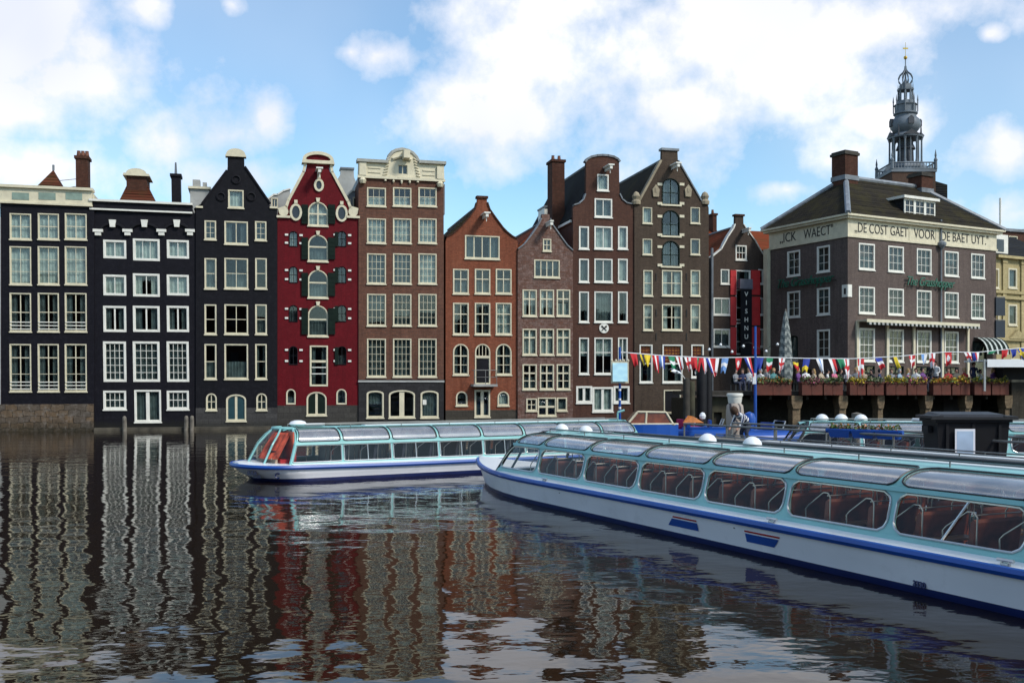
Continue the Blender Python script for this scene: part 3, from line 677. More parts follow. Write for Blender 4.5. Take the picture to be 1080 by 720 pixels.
h.wall(out,h.pl.z(706,220)); h.roof(h.pl.z(706,219),h.pl.z(706,163),mat=T['olive'],hip=0)
h.coping('coping',[(675.5,211.5),(698,170)],M['stone'],.15); h.coping('coping',[(715,170),(739,211.5)],M['lead'],.08)
h.boxp('gable_cap',697.3,156.6,715.8,159,-.1,.45,M['lead'])
for x in (671.5,744): u,z=h.P(x,211); m=h.mb(); m.lathe([(.3,z-.3),(.33,z-.1),(.22,z+.05),(.3,z+.25),(.18,z+.5),(.02,z+.6)],10,(u,.1)); m.build('urn',M['stone'],h.root)
for x in (691.5,725.5):
    u,z=h.P(x,201.5); m=h.mb(); m.prism([(u-.2,z-.4),(u+.2,z-.4),(u+.26,z+.1),(u,z+.45),(u-.26,z+.1)],-.1,-.003); m.box(u-.07,u+.07,-.13,-.1,z-.1,z+.18); m.build('carved_stone',M['stone'],h.root)
h.hoist(709,177.5)
for x,y in ((671,372.5),(692,292),(692,330),(724,292),(724,330),(692,355),(724,355)):
    u,z=h.P(x,y); m=h.mb(); m.box(u-.02,u+.02,-.05,-.003,z-.25,z+.25); m.build('wall_anchor',M['chain'],h.root)

# ---- neighbour at the far left edge, mostly out of frame
h=House('canal_house','sliver of pale grey house at the left edge of the photo','canal house',ROW,-70,.6,0,M['greyplaster'],dv=-.05,group=GH)
for x0,x1 in ((-62,-44),(-38,-20)):
    for y0 in (240,290,345,395): h.window(x0,y0,x1,y0+32,2,2,cur='F')
h.wall([(-70,229),(.6,229)],h.pl.z(-30,230)); m=h.mb(); m.box(-.05,h.W-.05,.3,h.depth,h.pl.z(-30,231),h.pl.z(-30,228)); m.build('roof',M['lead'],h.root)

# ---- grey gable behind the red house
bp=ROW.shift(0,9.0)
h=House('rear_house','grey plastered gable with chimney top behind the red house','house',bp,352,376,0,M['greyplaster'],depth=8)
h.wall([(352,196),(359,184),(359.3,178),(373,178),(373.5,187),(376,193)],h.pl.z(364,200)); h.boxp('chimney_cap',358.8,176.8,373.6,178.6,-.1,.9,M['lead'])
h.roof(h.pl.z(364,200),h.pl.z(364,186))
h=House('roof_dormer_house','small grey roof extension with white trim between red and brown houses','house',ROW.shift(0,2.4),361,379,0,M['lead'],depth=7)
h.window(365,210,370,222,1,1,fw=.08,cur='f'); h.window(372,208,377,222,1,1,fw=.08,cur='f')
h.wall([(361,213),(372,202),(379,202)],h.pl.z(370,214)); h.coping('coping',[(360,213),(372,201.5),(380,201.5)],M['white'],.12)
h=House('rear_house','low grey roofs with white dormer edge between black and red houses','house',ROW.shift(0,5),281,306,0,M['greyplaster'],depth=6)
h.window(286,209,293,219,2,1,fw=.08); h.wall([(281,212),(289,206),(293,206),(299,202),(306,200)],h.pl.z(290,213)); h.coping('coping',[(281,212),(289,206),(293,206),(299,202),(306,200)],M['white'],.1)

# ---- house 10 (narrow house behind the quay)
P10=Plane(*pt(747,0,78.5).xy, R(16))
h=House('narrow_house','grey brown brick house with red shutters and a tall black banner with white letters','house',P10,747,812,0,B['h10'],depth=10)
h.window(775.7,258.7,787.3,274.3,3,2,fw=.15,fm='white',bar=.04); h.window(760,284,769,299.5,1,1,fw=.12,fm='white'); h.window(799.5,284,805,299.5,1,1,fw=.12,fm='white')
for y0,y1 in ((314,332.2),(346.7,365.8)):
    h.window(752.4,y0,770,y1,2,1,fw=.14,fm='white',cur='f'); h.window(797.5,y0,810.5,y1,2,1,fw=.14,fm='white',cur='f')
h.window(775.7,285,791.4,304,1,1,fw=.14,fm='white',tr=.4,sill=False); h.window(775.7,305,791.4,338,1,1,fw=.14,fm='white',tr=.4,sill=False); h.window(775.7,340,791.4,374,1,1,fw=.14,fm='white',tr=.4,sill=False)
for y0,y1 in ((285,311),(313,343),(345,374)):
    for x0,x1 in ((769.8,776),(791.3,801)):
        u0,u1,z0,z1=h.rect(x0,y0,x1,y1); m=h.mb(); m.box(u0,u1,-.12,-.06,z0,z1); 
        for k in (.25,.75): m.box(u0+.04,u1-.04,-.135,-.12,z0+(z1-z0)*k-.05,z0+(z1-z0)*k+.05)
        m.build('shutter',M['redshut'],h.root)
out=[(747,276),(750,272),(761,263),(768,250),(774,241),(775.5,237),(775.7,227.5),(784,227.5),(784.2,237),(788,243),(796,254),(804,268),(810,272),(812,276)]
h.wall(out,h.pl.z(780,277),depth=10); h.roof(h.pl.z(780,277),h.pl.z(780,238),mat=T['red'],v1=10)
h.coping('coping',out[1:6],M['white'],.1); h.coping('coping',out[8:13],M['white'],.07); h.boxp('gable_cap',774.8,226,785,228,-.1,.4,B['chim']); h.hoist(783.5,244.5,sz=.2)
m=h.mb(); x=h.lx(750); m.tube([(x,-.15,1),(x,-.15,h.pl.z(750,262))],.11,8); m.build('downpipe',M['lead'],h.root)
tag(h.boxp('chimney',748.5,222,751.5,246,1,1.6,B['chim']))
# banner
u0,u1,z0,z1=h.rect(777.6,305,789.6,375); 
bn=thing('banner','long black hanging banner with white vertical letters between red shutters','banner',h.root.matrix_basis@Vector(((u0+u1)/2,-.5,z0)),h.pl.a)
m=MB(); w_=(u1-u0)/2; m.box(-w_,w_,-.02,.02,0,z1-z0); m.build('cloth',M['black_paint'],bn)
m=MB(); m.tube([(-w_-.1,0,z1-z0),(w_+.1,0,z1-z0)],.04,6); m.box(-w_-.05,w_+.05,-.05,.45,z1-z0+.03,z1-z0+.75); m.build('bracket',plain('banner_board',(.12,.12,.15),.5),bn)
for k,ch in enumerate('VISHNU'): put_text('letter',ch,.5,M['white'],bn,Matrix.Translation((0,-.03,(z1-z0)-.45-k*.66))@UP,bold=.006)
# red roofed houses flanking it, further back
h=House('rear_house','steep red tiled roof left behind the narrow house with red shutters','house',Plane(*pt(744,0,86).xy,R(16)),744,776,0,B['h10'],depth=8)
h.wall([(744,262),(776,262)],h.pl.z(760,262)); zz=h.pl.z(760,262); zt=h.pl.z(760,233); m=h.mb(); m.add([(-.1,-.1,zz),(h.W+.1,-.1,zz),(h.W+.1,4,zt),(-.1,4,zt),(-.1,8,zz),(h.W+.1,8,zz)],[(0,1,2,3),(3,2,5,4),(0,3,4),(1,5,2),(0,4,5,1)]); m.build('roof',T['red'],h.root)
h.chimney(752,224,756,240,3,pots=1)
h=House('rear_house','bright red pantiled roof between narrow house and the corner building','house',Plane(*pt(786,0,88).xy,R(16)),786,834,0,B['h10'],depth=8)
h.wall([(786,264),(834,264)],h.pl.z(810,264)); zz=h.pl.z(810,264); zt=h.pl.z(810,236); m=h.mb(); m.add([(-.1,-.1,zz),(h.W+.1,-.1,zz),(h.W+.1,4,zt),(-.1,4,zt),(-.1,8,zz),(h.W+.1,8,zz)],[(0,1,2,3),(3,2,5,4),(0,3,4),(1,5,2),(0,4,5,1)]); m.build('roof',T['red'],h.root)

# ---- corner building
CX,CY=23.9,72.0
PR=Plane(CX,CY,R(28.15)); LL=8.0
PLf=Plane(CX-.472*LL,CY+.882*LL,R(28.15-90))
root=thing('corner_building','brown brick corner tavern with cream lettered frieze and hipped mossy roof','building',(CX,CY,0),R(28.15))
WR=PR.u(1050.5)
ze0=PR.z(895,249); ze1=PR.z(895,230.6); 
gr=House('x','','',PR,895,1050.5,0,B['gh'],root=root,depth=8.6); gr.u0=0; gr.W=WR
cols=((905.6,922.4),(936.5,952.9),(966.7,982.1),(996,1010.7),(1024,1038.3))
def rz(y): return PR.z(914,y)
for i,(x0,x1) in enumerate(cols):
    u0,u1=PR.u(x0),PR.u(x1)
    gr.win_m(u0,u1,rz(284.4),rz(256.8),3,3,fm='white',fw=.16,bar=.035); gr.win_m(u0,u1,rz(330.6),rz(302.3),3,3,fm='white',fw=.16,bar=.035,cur='l' if i==4 else '')
    if i<4: gr.win_m(u0,u1,rz(381),rz(346),3,4,fm='white',fw=.2,bar=.04); 
    if i<4: gr.win_m(u0,u1,rz(394),rz(385.5),2,1,fm='darkgreen',fw=.08,bar=.04,sill=False)
gr.win_m(PR.u(1026),PR.u(1040),2.05,rz(356),1,1,fm='darkgreen',fw=.12,name='door',sill=False)
gr.wall_m([(0,ze0),(WR,ze0)],ze0,z0=.0,x0=0,x1=WR,depth=.31)
# left facade frame: its own (u,v) mapped into the root frame
ML=Matrix.Translation(Vector((0,LL,0)))@Matrix.Rotation(R(-90),4,'Z')
gl=House('x','','',PLf,813,895,0,B['gh'],root=root,depth=WR); gl.M=ML; gl.u0=0; gl.W=LL
def lz(y): return PLf.z(868,y)
for i,(x0,x1) in enumerate(((830.5,844),(861.8,875.4))):
    u0,u1=PLf.u(x0),PLf.u(x1)
    gl.win_m(u0,u1,lz(287),lz(259.4),2,3,fm='white',fw=.18); gl.win_m(u0,u1,lz(332),lz(303.5),2,3,fm='white',fw=.18)
    if i: gl.win_m(u0,u1,lz(377.5),lz(347.5),2,3,fm='white',fw=.18)
    else: gl.win_m(PLf.u(833),PLf.u(841.5),2.05,lz(352),1,1,fm='darkgreen',fw=.1,name='door',sill=False,arch=.4)
gl.win_m(PLf.u(848),PLf.u(858),2.6,3.9,2,1,fm='darkgreen',fw=.08,sill=False); gl.win_m(PLf.u(877),PLf.u(889),2.6,3.9,2,1,fm='darkgreen',fw=.08,sill=False)
gl.wall_m([(.0,ze0),(LL-.31,ze0)],ze0,z0=.0,x0=0,x1=LL-.305,depth=.31)
m=MB(); m.box(WR-.3,WR,.31,LL,0,ze0); m.box(.31,WR-.3,LL-.3,LL,0,ze0); m.build('rear_wall',B['gh'],root)
m=MB(); m.box(-.03,WR+.03,-.03,LL+.03,ze0+.002,ze1); fr=m.build('frieze',M['cream'],root)
m=MB(); m.box(-.1,WR+.1,-.1,LL+.1,ze0-.06,ze0+.08); m.box(-.35,WR+.35,-.35,LL+.35,ze1+.003,ze1+.16); m.box(-.5,WR+.5,-.5,LL+.5,ze1+.163,ze1+.3)
for x in (PR.u(959.8)-PR.u(895),PR.u(988)-PR.u(895)): m.box(x-.08,x+.08,-.06,-.03,ze0+.08,ze1)
m.build('cornice',M['cream'],fr)
zr=18.6; e=.45; zq=ze1+.3; hx=LL/2
m=MB(); m.add([(-e,-e,zq),(WR+e,-e,zq),(WR+e,LL+e,zq),(-e,LL+e,zq),(hx,hx,zr),(WR-hx,hx,zr)],[(0,3,2,1),(0,1,5,4),(1,2,5),(2,3,4,5),(3,0,4)])
rf=m.build('roof',T['olive'],root)
m=MB()
for a,b in (((-e,-e,zq),(hx,hx,zr)),((WR+e,-e,zq),(WR-hx,hx,zr)),((-e,LL+e,zq),(hx,hx,zr)),((hx,hx,zr),(WR-hx,hx,zr))):
    m.tube([Vector(a)+Vector((0,0,.03)),Vector(b)+Vector((0,0,.03))],.2,6)
m.build('lead_flashing',plain('lead_flashing',(.20,.22,.24),.5,.2),rf)
def chim(x,y,w,d,z0,z1,cap=True):
    m=MB(); m.box(x-w/2,x+w/2,y-d/2,y+d/2,z0,z1-.3); c=m.build('chimney',B['chim'],root); m=MB(); m.box(x-w/2-.1,x+w/2+.1,y-d/2-.1,y+d/2+.1,z1-.3,z1-.1); m.box(x-w/2-.02,x+w/2+.02,y-d/2-.02,y+d/2+.02,z1-.1,z1+.02); m.build('chimney_cap',M['darkwood'],c)
    m=MB(); m.box(x-w/2-.06,x+w/2+.06,y-d/2-.06,y+d/2+.06,z0+1.1,z0+1.45); m.build('flashing',M['lead'],c)
chim(hx-.1,hx,1.35,1.35,17.2,20.5); chim(WR-hx+.2,hx,1.3,1.3,17.0,19.7)
# dormer
pd=PR.shift(0,.45); du0,du1=pd.u(953),pd.u(985.5); dz0,dz1=pd.z(968,232),pd.z(968,211)
m=MB(); m.box(du0,du1,.45,4,dz0-.5,dz1); dm=m.build('dormer',T['dark'],root)
m=MB(); m.box(du0-.25,du1+.25,.15,4.1,dz1,dz1+.2); m.box(du0-.02,du1+.02,.38,.448,dz0-.3,dz0); m.build('dormer_cap',M['white'],dm)
for k in range(3):
    a=du0+(du1-du0)*k/3; b=du0+(du1-du0)*(k+1)/3; m=MB(); m.ring(loop(a,b,dz0,dz1),loop(a+.12,b-.12,dz0+.12,dz1-.12),.37,.447)
    c=(a+b)/2; m.box(c-.02,c+.02,.385,.43,dz0+.1,dz1-.1)
    for q in (1,2): m.box(a+.1,b-.1,.385,.43,dz0+(dz1-dz0)*q/3-.02,dz0+(dz1-dz0)*q/3+.02)
    w=m.build('window_frame',M['white'],dm); m=MB(); m.box(a+.1,b-.1,.432,.446,dz0+.1,dz1-.1); m.build('pane',plain('dark_window',(.012,.014,.018),.08),w)
# frieze lettering
zc=(ze0+ze1)/2+.03
def rt(a,b): return (PR.u(a)+PR.u(b))/2, PR.u(b)-PR.u(a)
for s_,a,b in (('„DE COST GAET',901,957),('VOOR',963.5,985.5),('DE BAET UYT."',992.5,1042)):
    c,w=rt(a,b); put_text('lettering',s_,1.0,M['chain'],fr,Matrix.Translation((c,-.045,zc))@UP,width=w,bold=-.004)
for s_,a,b in (('„ICK',823,840),('WAECT"',848,879)):
    c=(PLf.u(a)+PLf.u(b))/2; w=PLf.u(b)-PLf.u(a); put_text('lettering',s_,1.0,M['chain'],fr,ML@Matrix.Translation((c,-.045,zc))@UP,width=w,bold=-.004)
# green script signs (stand off the wall)
c,w=rt(954,1004); sg=thing('wall_sign','green script lettering sign on the wider front of the corner building','sign',root.matrix_basis@Vector((c,-.25,rz(293.8))),R(28.15))
put_text('lettering','The Grasshopper',.95,M['signgreen'],sg,UP,width=w,shear=.45,extr=.04,bold=.0,space=.95)
m=MB(); m.tube([(-w/2,.05,-.18),(w/2,.05,-.18)],.02,5); [m.tube([(x,.03,-.18),(x,.24,-.18)],.02,5) for x in (-w/2,0,w/2)]; m.build('mounting_rail',M['darkgreen'],sg)
c=(PLf.u(823)+PLf.u(882))/2; w=PLf.u(882)-PLf.u(823); p=root.matrix_basis@(ML@Vector((c,-.25,lz(294.5))))
sg=thing('wall_sign','green script lettering sign on the narrow left side of the corner building','sign',p,R(28.15-90))
put_text('lettering','The Grasshopper',.95,M['signgreen'],sg,UP,width=w,shear=.45,extr=.04,bold=.0,space=.95)
m=MB(); m.tube([(-w/2,.05,-.18),(w/2,.05,-.18)],.02,5); [m.tube([(x,.03,-.18),(x,.24,-.18)],.02,5) for x in (-w/2,0,w/2)]; m.build('mounting_rail',M['darkgreen'],sg)
# plaque, downpipe
m=MB(); z0,z1=PR.z(895,313),PR.z(895,300); m.box(-.03,.35,-.06,-.003,z0,z1); m.box(-.06,-.003,-.03,.5,z0,z1); pq=m.build('corner_plaque',M['white'],root)
m=MB(); m.box(-.08,-.061,.12,.3,z0+.2,z1-.25); m.build('plaque_mark',M['chain'],pq)
x=PR.u(991); m=MB(); m.tube([(x,-.14,2.1),(x,-.14,PR.z(991,232))],.07,8); m.lathe([(.08,PR.z(991,263)),(.32,PR.z(991,259)),(.34,PR.z(991,256.5)),(.12,PR.z(991,254.5))],10,(x,-.2)); m.build('downpipe',M['lead'],root)
x=.25; m=MB(); m.box(-.02-.3,-.003-.0,LL-.1,LL+.35,.5,ze0); m.build('corner_strip',M['cream'],root)
# awning frame of the ground floor
a0,a1=PR.u(902.5),PR.u(1021); za=rz(341.5)
m=MB(); m.box(a0,a1,-1.0,-.003,za+.12,za+.22); m.box(a0,a1,-1.04,-1.0,za+.05,za+.27)
for px in (903.5,938-3,967-4,996.5-3.5,1020): u=PR.u(px); m.box(u-.11,u+.11,-.14,-.003,2.05,za+.12)
aw=m.build('awning_frame',M['cream'],root)
m=MB(); n=56
for k in range(n):
    m.cur=k%2; xa=a0+(a1-a0)*k/n; xb=a0+(a1-a0)*(k+1)/n; m.add([(xa,-1.05,za+.05),(xb,-1.05,za+.05),(xb,-1.07,za-.12),(xa,-1.07,za-.12)],[(0,1,2,3)])
m.build('valance',[M['darkgreen'],M['greyplaster']],aw)
# curved green striped canopy over door
a0,a1=PR.u(1027),PR.u(1051); zt=rz(351.5); zb=rz(371); m=MB(); n=14; q=6
for k in range(n):
    m.cur=k%3==0
    for j in range(q):
        t0,t1=j/q*math.pi/2,(j+1)/q*math.pi/2
        xa=a0+(a1-a0)*k/n; xb=a0+(a1-a0)*(k+1)/n
        P_=lambda x,t:(x,-1.2*math.sin(t),zb+(zt-zb)*math.cos(t))
        m.add([P_(xa,t0),P_(xb,t0),P_(xb,t1),P_(xa,t1)],[(0,1,2,3)])
cp=tag(m.build('door_canopy',[M['darkgreen'],M['curtain']],root))
# ---- ochre building to the right
h=House('ochre_building','ochre stone building with pilasters and classical windows at the right edge','building',PR.shift(0,1.2),1049,1125,0,B['yel'],depth=10)
for x0,x1 in ((1047.5,1053.5),(1063.2,1072.4),(1083,1092),(1102,1112)):
    for y0,y1 in ((283,304),(321,343)):
        h.window(x0,y0,x1,y1,1,1,fw=.22,fm='cream',cur='')
h.window(1066,378,1077,408,2,2,fw=.2,fm='cream'); h.window(1088,378,1100,408,2,2,fw=.2,fm='cream')
za=h.pl.z(1049,270); h.wall_m([(0,za),(h.W,za)],za)
for px in (1058.5,1077.8,1097):
    u=h.lx(px); m=h.mb(); m.box(u-.22,u+.22,-.12,-.003,0,za-.2); m.box(u-.3,u+.3,-.18,-.003,za-.5,za-.2); m.build('pilaster',B['yel'],h.root)
for yy,o_ in ((270,.4),(313,.25),(307,.18),(357,.25)): z=h.pl.z(1049,yy); m=h.mb(); m.box(-.05,h.W+.05,-o_,-.003,z-.14,z+.08); m.build('cornice',B['yel'],h.root)
u=h.lx(1071); z=h.pl.z(1049,353.5); m=h.mb(); m.prism([(u-1.1,z-.25),(u+1.1,z-.25),(u,z+.5)],-.3,-.003); m.build('pediment',B['yel'],h.root)
m=h.mb(); m.add([(-.1,-.2,za),(h.W+.1,-.2,za),(h.W+.1,5,za+2.8),(-.1,5,za+2.8),(-.1,10,za),(h.W+.1,10,za)],[(0,1,2,3),(3,2,5,4),(0,3,4),(1,5,2),(0,4,5,1)]); rf=m.build('roof',T['dark'],h.root)
u=h.lx(1061.5); m=h.mb(); m.box(u-.9,u+.9,.5,3,za+.1,za+1.9); m.build('dormer',M['white'],rf); m=h.mb(); m.box(u-.55,u+.35,.47,.498,za+.5,za+1.5); m.build('pane',plain('dormer_glass',(.03,.03,.035),.1),rf)
m=h.mb(); m.tube([(u+.6,1,za+1),(u+.6,1,za+5)],.09,6); m.build('flue_pipe',M['white'],rf)
for px,lt in ((1051,'HET'),(1051,'CAFE')):
    pass
hr=House('rear_house','tall dark brick house showing above the ochre building roof','house',Plane(*pt(1046,0,104).xy,R(20)),1046,1120,0,B['h8'],depth=10)
hr.window(1064,249,1073,262,2,1,fw=.15); hr.wall([(1046,243),(1120,240)],hr.pl.z(1060,244)); m=hr.mb(); m.box(-.1,hr.W+.1,-.2,.3,hr.pl.z(1060,244),hr.pl.z(1060,241)); m.build('cornice',M['lead'],hr.root); m=hr.mb(); m.box(0,hr.W,.3,10,hr.pl.z(1060,243.8),hr.pl.z(1060,242)); m.build('roof',T['dark'],hr.root)
# dark hanging signs on the building corner
for k,(y0,y1,lb) in enumerate(((314,333,'upper'),(338,356,'lower'))):
    p=PR; u=PR.u(1052.5); z0,z1=PR.z(1052,y1),PR.z(1052,y0)
    sg=thing('hanging_sign','%s of two dark blue vertical signs hanging at the corner by the ochre building'%lb,'sign',root.matrix_basis@Vector((u,-.2,z0)),R(10))
    m=MB(); m.box(-.4,.4,-.05,.05,0,z1-z0); m.build('board',plain('sign_navy',(.012,.02,.035),.4),sg); m=MB(); m.tube([(-.3,0,z1-z0+.05),(-.3,.6,z1-z0+.05)],.03,5); m.tube([(-.4,0,z1-z0+.05),(.4,0,z1-z0+.05)],.03,5); m.build('bracket',M['galv'],sg)

# ------------------------------------------------------------------ church tower
TD=200; s_=TD/F; tx=(955-540)*s_
tw=thing('church_tower','slender grey openwork church spire rising far behind the corner building','church tower',(tx,TD,0))
def tz(y): return H+(HZ-y)*s_
M['twl']=plain('spire_lead',(.12,.145,.17),.6,.25,.4); M['twd']=plain('spire_dark',(.035,.04,.05),.7,.2,.5); M['gold']=plain('gold_leaf',(.6,.4,.08),.3,.1,metal=.8)
m=MB(); m.box(-4.2,4.2,-4.2,4.2,0,tz(185)); m.build('shaft',B['tower'],tw)
m=MB(); m.box(-4.4,4.4,-4.4,4.4,tz(186),tz(183)); m.lathe([(4.0,tz(183)),(3.9,tz(178)),(3.5,tz(174))],8,ph=R(22.5))
pl_=m.build('balcony',M['twl'],tw)
m=MB()
for k in range(4):
    for t in range(15):
        q=-4.2+8.4*t/14; p=[(q,-4.2),(4.2,q),(q,4.2),(-4.2,q)][k]; m.box(p[0]-.06,p[0]+.06,p[1]-.06,p[1]+.06,tz(183),tz(176.5))
for a,b in (((-4.2,-4.2),(4.2,-4.2)),((4.2,-4.2),(4.2,4.2)),((4.2,4.2),(-4.2,4.2)),((-4.2,4.2),(-4.2,-4.2))):
    m.tube([(*a,tz(176.3)),(*b,tz(176.3))],.14,5); m.tube([(*a,tz(182.5)),(*b,tz(182.5))],.12,5)
for a in ((-4.2,-4.2),(4.2,-4.2),(4.2,4.2),(-4.2,4.2)): m.lathe([(.35,tz(183)),(.3,tz(175)),(.4,tz(174)),(.15,tz(171)),(.22,tz(169)),(.03,tz(163))],8,a)
m.build('balustrade',M['twl'],pl_)
m=MB()
for k in range(8):
    q=R(22.5+45*k); r=2.95; x,y=r*math.cos(q),r*math.sin(q)
    m.lathe([(.3,tz(176)),(.28,tz(173)),(.2,tz(170)),(.18,tz(150)),(.3,tz(148)),(.3,tz(145))],8,(x,y))
    q2=R(45*k); x,y=2.6*math.cos(q2),2.6*math.sin(q2); m.lathe([(.16,tz(176)),(.13,tz(148)),(.2,tz(145))],6,(x,y))
ac=m.build('arcade',M['twl'],tw)
m=MB(); m.lathe([(1.7,tz(176)),(1.5,tz(145))],8); m.lathe([(.6,tz(160)),(1.9,tz(158)),(1.6,tz(154)),(.8,tz(150))],10); m.build('bell_core',M['twd'],ac)
m=MB(); m.lathe([(3.3,tz(147)),(3.4,tz(145.5)),(3.05,tz(144.8)),(2.7,tz(143)),(1.9,tz(140.5)),(2.4,tz(138.5)),(2.85,tz(135)),(2.9,tz(131)),(2.6,tz(127)),(2.1,tz(124.5)),(1.95,tz(122)),(2.3,tz(121)),(2.3,tz(119.8)),(2.0,tz(119))],16,ph=R(22.5)); bu=m.build('bulb',M['twl'],tw,smooth=True)
m=MB()
for k in range(4):
    q=R(90*k-90); c,s2=math.cos(q),math.sin(q); Mx=Matrix.Rotation(q+R(90),4,'Z')
    mm=MB(); mm.prism([(-1.5,tz(145)),(1.5,tz(145)),(0,tz(140))],-3.2,-2.2); m.add([Mx@Vector(v) for v in mm.v],mm.f)
    mm=MB(); mm.prism([(-.55,tz(134)),(.55,tz(134)),(.55,tz(128)),(0,tz(125.5)),(-.55,tz(128))],-3.05,-2.2); m.add([Mx@Vector(v) for v in mm.v],mm.f)
    m.lathe([(.2,tz(145)),(.15,tz(139)),(.02,tz(134))],6,(3.1*math.cos(q+R(45)),3.1*math.sin(q+R(45))))
m.build('pediment',M['twd'],bu)
m=MB(); m.lathe([(2.0,tz(119)),(2.05,tz(112)),(2.3,tz(111.5)),(2.3,tz(110.8)),(1.7,tz(110.4)),(1.6,tz(107))],8,ph=R(22.5))
for k in range(8):
    q=R(22.5+45*k); m.lathe([(.12,tz(119)),(.12,tz(108)),(.16,tz(107)),(.02,tz(101))],6,(2.25*math.cos(q),2.25*math.sin(q)))
    m.lathe([(.2,tz(110)),(.18,tz(95))],6,(1.3*math.cos(q),1.3*math.sin(q)))
m.lathe([(1.55,tz(96)),(1.6,tz(94)),(1.2,tz(93.5)),(1.15,tz(90)),(.95,tz(89))],8,ph=R(22.5))
m.lathe([(.35,tz(110)),(.3,tz(95))],6)
for k in range(4):
    q=R(45+90*k); m.lathe([(.1,tz(96)),(.08,tz(92)),(.01,tz(88))],5,(1.5*math.cos(q),1.5*math.sin(q)))
m.build('lantern',M['twl'],tw)
m=MB()
for k in range(8):
    q=R(45*k); m.tube([(r*math.cos(q),r*math.sin(q),tz(y)) for r,y in ((.9,89.5),(1.35,86),(1.4,83),(1.1,79.5),(.5,76.5),(.18,73.5),(.1,70))],.11,5)
m.lathe([(.5,tz(90)),(.18,tz(83)),(.12,tz(75)),(.1,tz(62))],6); m.build('crown',M['twl'],tw)
m=MB(); m.lathe([(.02,tz(63.2)),(.3,tz(62.4)),(.38,tz(61)),(.3,tz(59.8)),(.05,tz(59)),(.04,tz(45))],8); m.box(-.5,.5,-.03,.03,tz(52),tz(50.5)); m.build('weather_vane',M['gold'],tw)
m=MB(); m.add([(-7,-3,tz(198)),(7,-3,tz(198)),(7,20,tz(198)),(-7,20,tz(198)),(0,-3,tz(187)),(0,20,tz(187)),(-7,-3,0),(7,-3,0),(7,20,0),(-7,20,0)],[(0,1,4),(2,3,5),(0,3,5,4),(1,2,5,4),(6,7,1,0),(7,8,2,1),(8,9,3,2),(9,6,0,3)]); m.build('nave',T['dark'],tw)

# ------------------------------------------------------------------ terrain and water
m=MB(); c=ROW.shift(-200,4)
def rp(u,v): return (ROW.x+u*ROW.c-v*ROW.s, ROW.y+u*ROW.s+v*ROW.c)
g=[rp(-300,2.5),rp(ROW.u(747)+.5,2.5),(15.6,65),(16.2,64.5),(36,65.5),(40.5,66),(44,60),(90,60),(500,60),(500,900),(-500,900)]
m.add([(x,y,1.98) for x,y in g]+[(x,y,-1.5) for x,y in g],[tuple(range(len(g)))]+[(i,(i+1)%len(g),(i+1)%len(g)+len(g),i+len(g)) for i in range(len(g))])
m.build('ground',plain('cobbled_street',(.10,.09,.08),.85,.25,1.5,bump=.02))['kind']='structure'
# a quay behind the viewer closes the basin
m=MB(); m.box(-500,500,-60,-40,-1.5,1.4); m.build('near_quay',plain('near_quay_stone',(.12,.11,.09),.85,.2,.8))['kind']='structure'

for k in range(13):  # unseen row, added so the windows and water reflect buildings
    x0=-150+k*23; hh=random.uniform(13.5,18); t=thing('opposite_house','unseen tall brick house added on the bank behind the viewer for reflections','house',(x0,-46,1.4),0,'unseen houses added on the opposite bank, behind the viewer')
    m=MB(); m.box(0,22.6,-12,0,0,hh); m.box(-.1,22.7,-.2,.3,hh-.6,hh); m.build('wall',random.choice([B['h5'],B['h8'],B['gh'],B['h9']]),t)
    m=MB()
    for r_ in range(5):
        for q_ in range(7): m.box(1+q_*3.1,2.5+q_*3.1,.302,.36,1.5+r_*hh/5.6,3.6+r_*hh/5.6)
    ww=m.build('window',M['darkseat'],t)
mw,nt,N,L,P=nodes('canal_water'); o=objc(nt)
P.inputs['Base Color'].default_value=(.014,.008,.0035,1); P.inputs['Roughness'].default_value=.03; P.inputs['IOR'].default_value=1.40
mp=N.new('ShaderNodeMapping'); mp.inputs['Rotation'].default_value=(0,0,R(12)); mp.inputs['Scale'].default_value=(.75,1.0,1); L.new(o,mp.inputs[0])
n1=noise(nt,mp.outputs[0],1.0,1.0,.4)
mp2=N.new('ShaderNodeMapping'); mp2.inputs['Rotation'].default_value=(0,0,R(-35)); mp2.inputs['Scale'].default_value=(.8,1.2,1); L.new(o,mp2.inputs[0])
n2=noise(nt,mp2.outputs[0],4.6,2,.4)
n3=noise(nt,o,.09,2)           # calm and ruffled areas
amp=ramp(nt,n3,.35,.65,.55,1.25)
sw_=N.new('ShaderNodeSeparateXYZ'); L.new(o,sw_.inputs[0]); open_=ramp(nt,sw_.outputs[1],9,34,1.45,.75)   # sheltered, calmer water towards the houses
hsum=mathn(nt,'ADD',mathn(nt,'MULTIPLY',mathn(nt,'MULTIPLY',n1,.022),open_),mathn(nt,'MULTIPLY',mathn(nt,'MULTIPLY',n2,.0042),amp))
bp=N.new('ShaderNodeBump'); bp.inputs['Distance'].default_value=1.0; bp.inputs['Strength'].default_value=1.0
L.new(hsum,bp.inputs['Height']); L.new(bp.outputs[0],P.inputs['Normal'])
m=MB(); m.add([(-600,-400,0),(600,-400,0),(600,900,0),(-600,900,0)],[(0,1,2,3)]); m.build('water',mw)['kind']='structure'
m=MB(); m.add([(-600,-400,-2.5),(600,-400,-2.5),(600,900,-2.5),(-600,900,-2.5)],[(0,1,2,3)]); m.build('canal_bed',plain('mud',(.03,.025,.018),.9))['kind']='structure'

mossy0=plain('wet_ledge',(.07,.06,.042),.85,.4,1.5,bump=.03,dirt=.5)
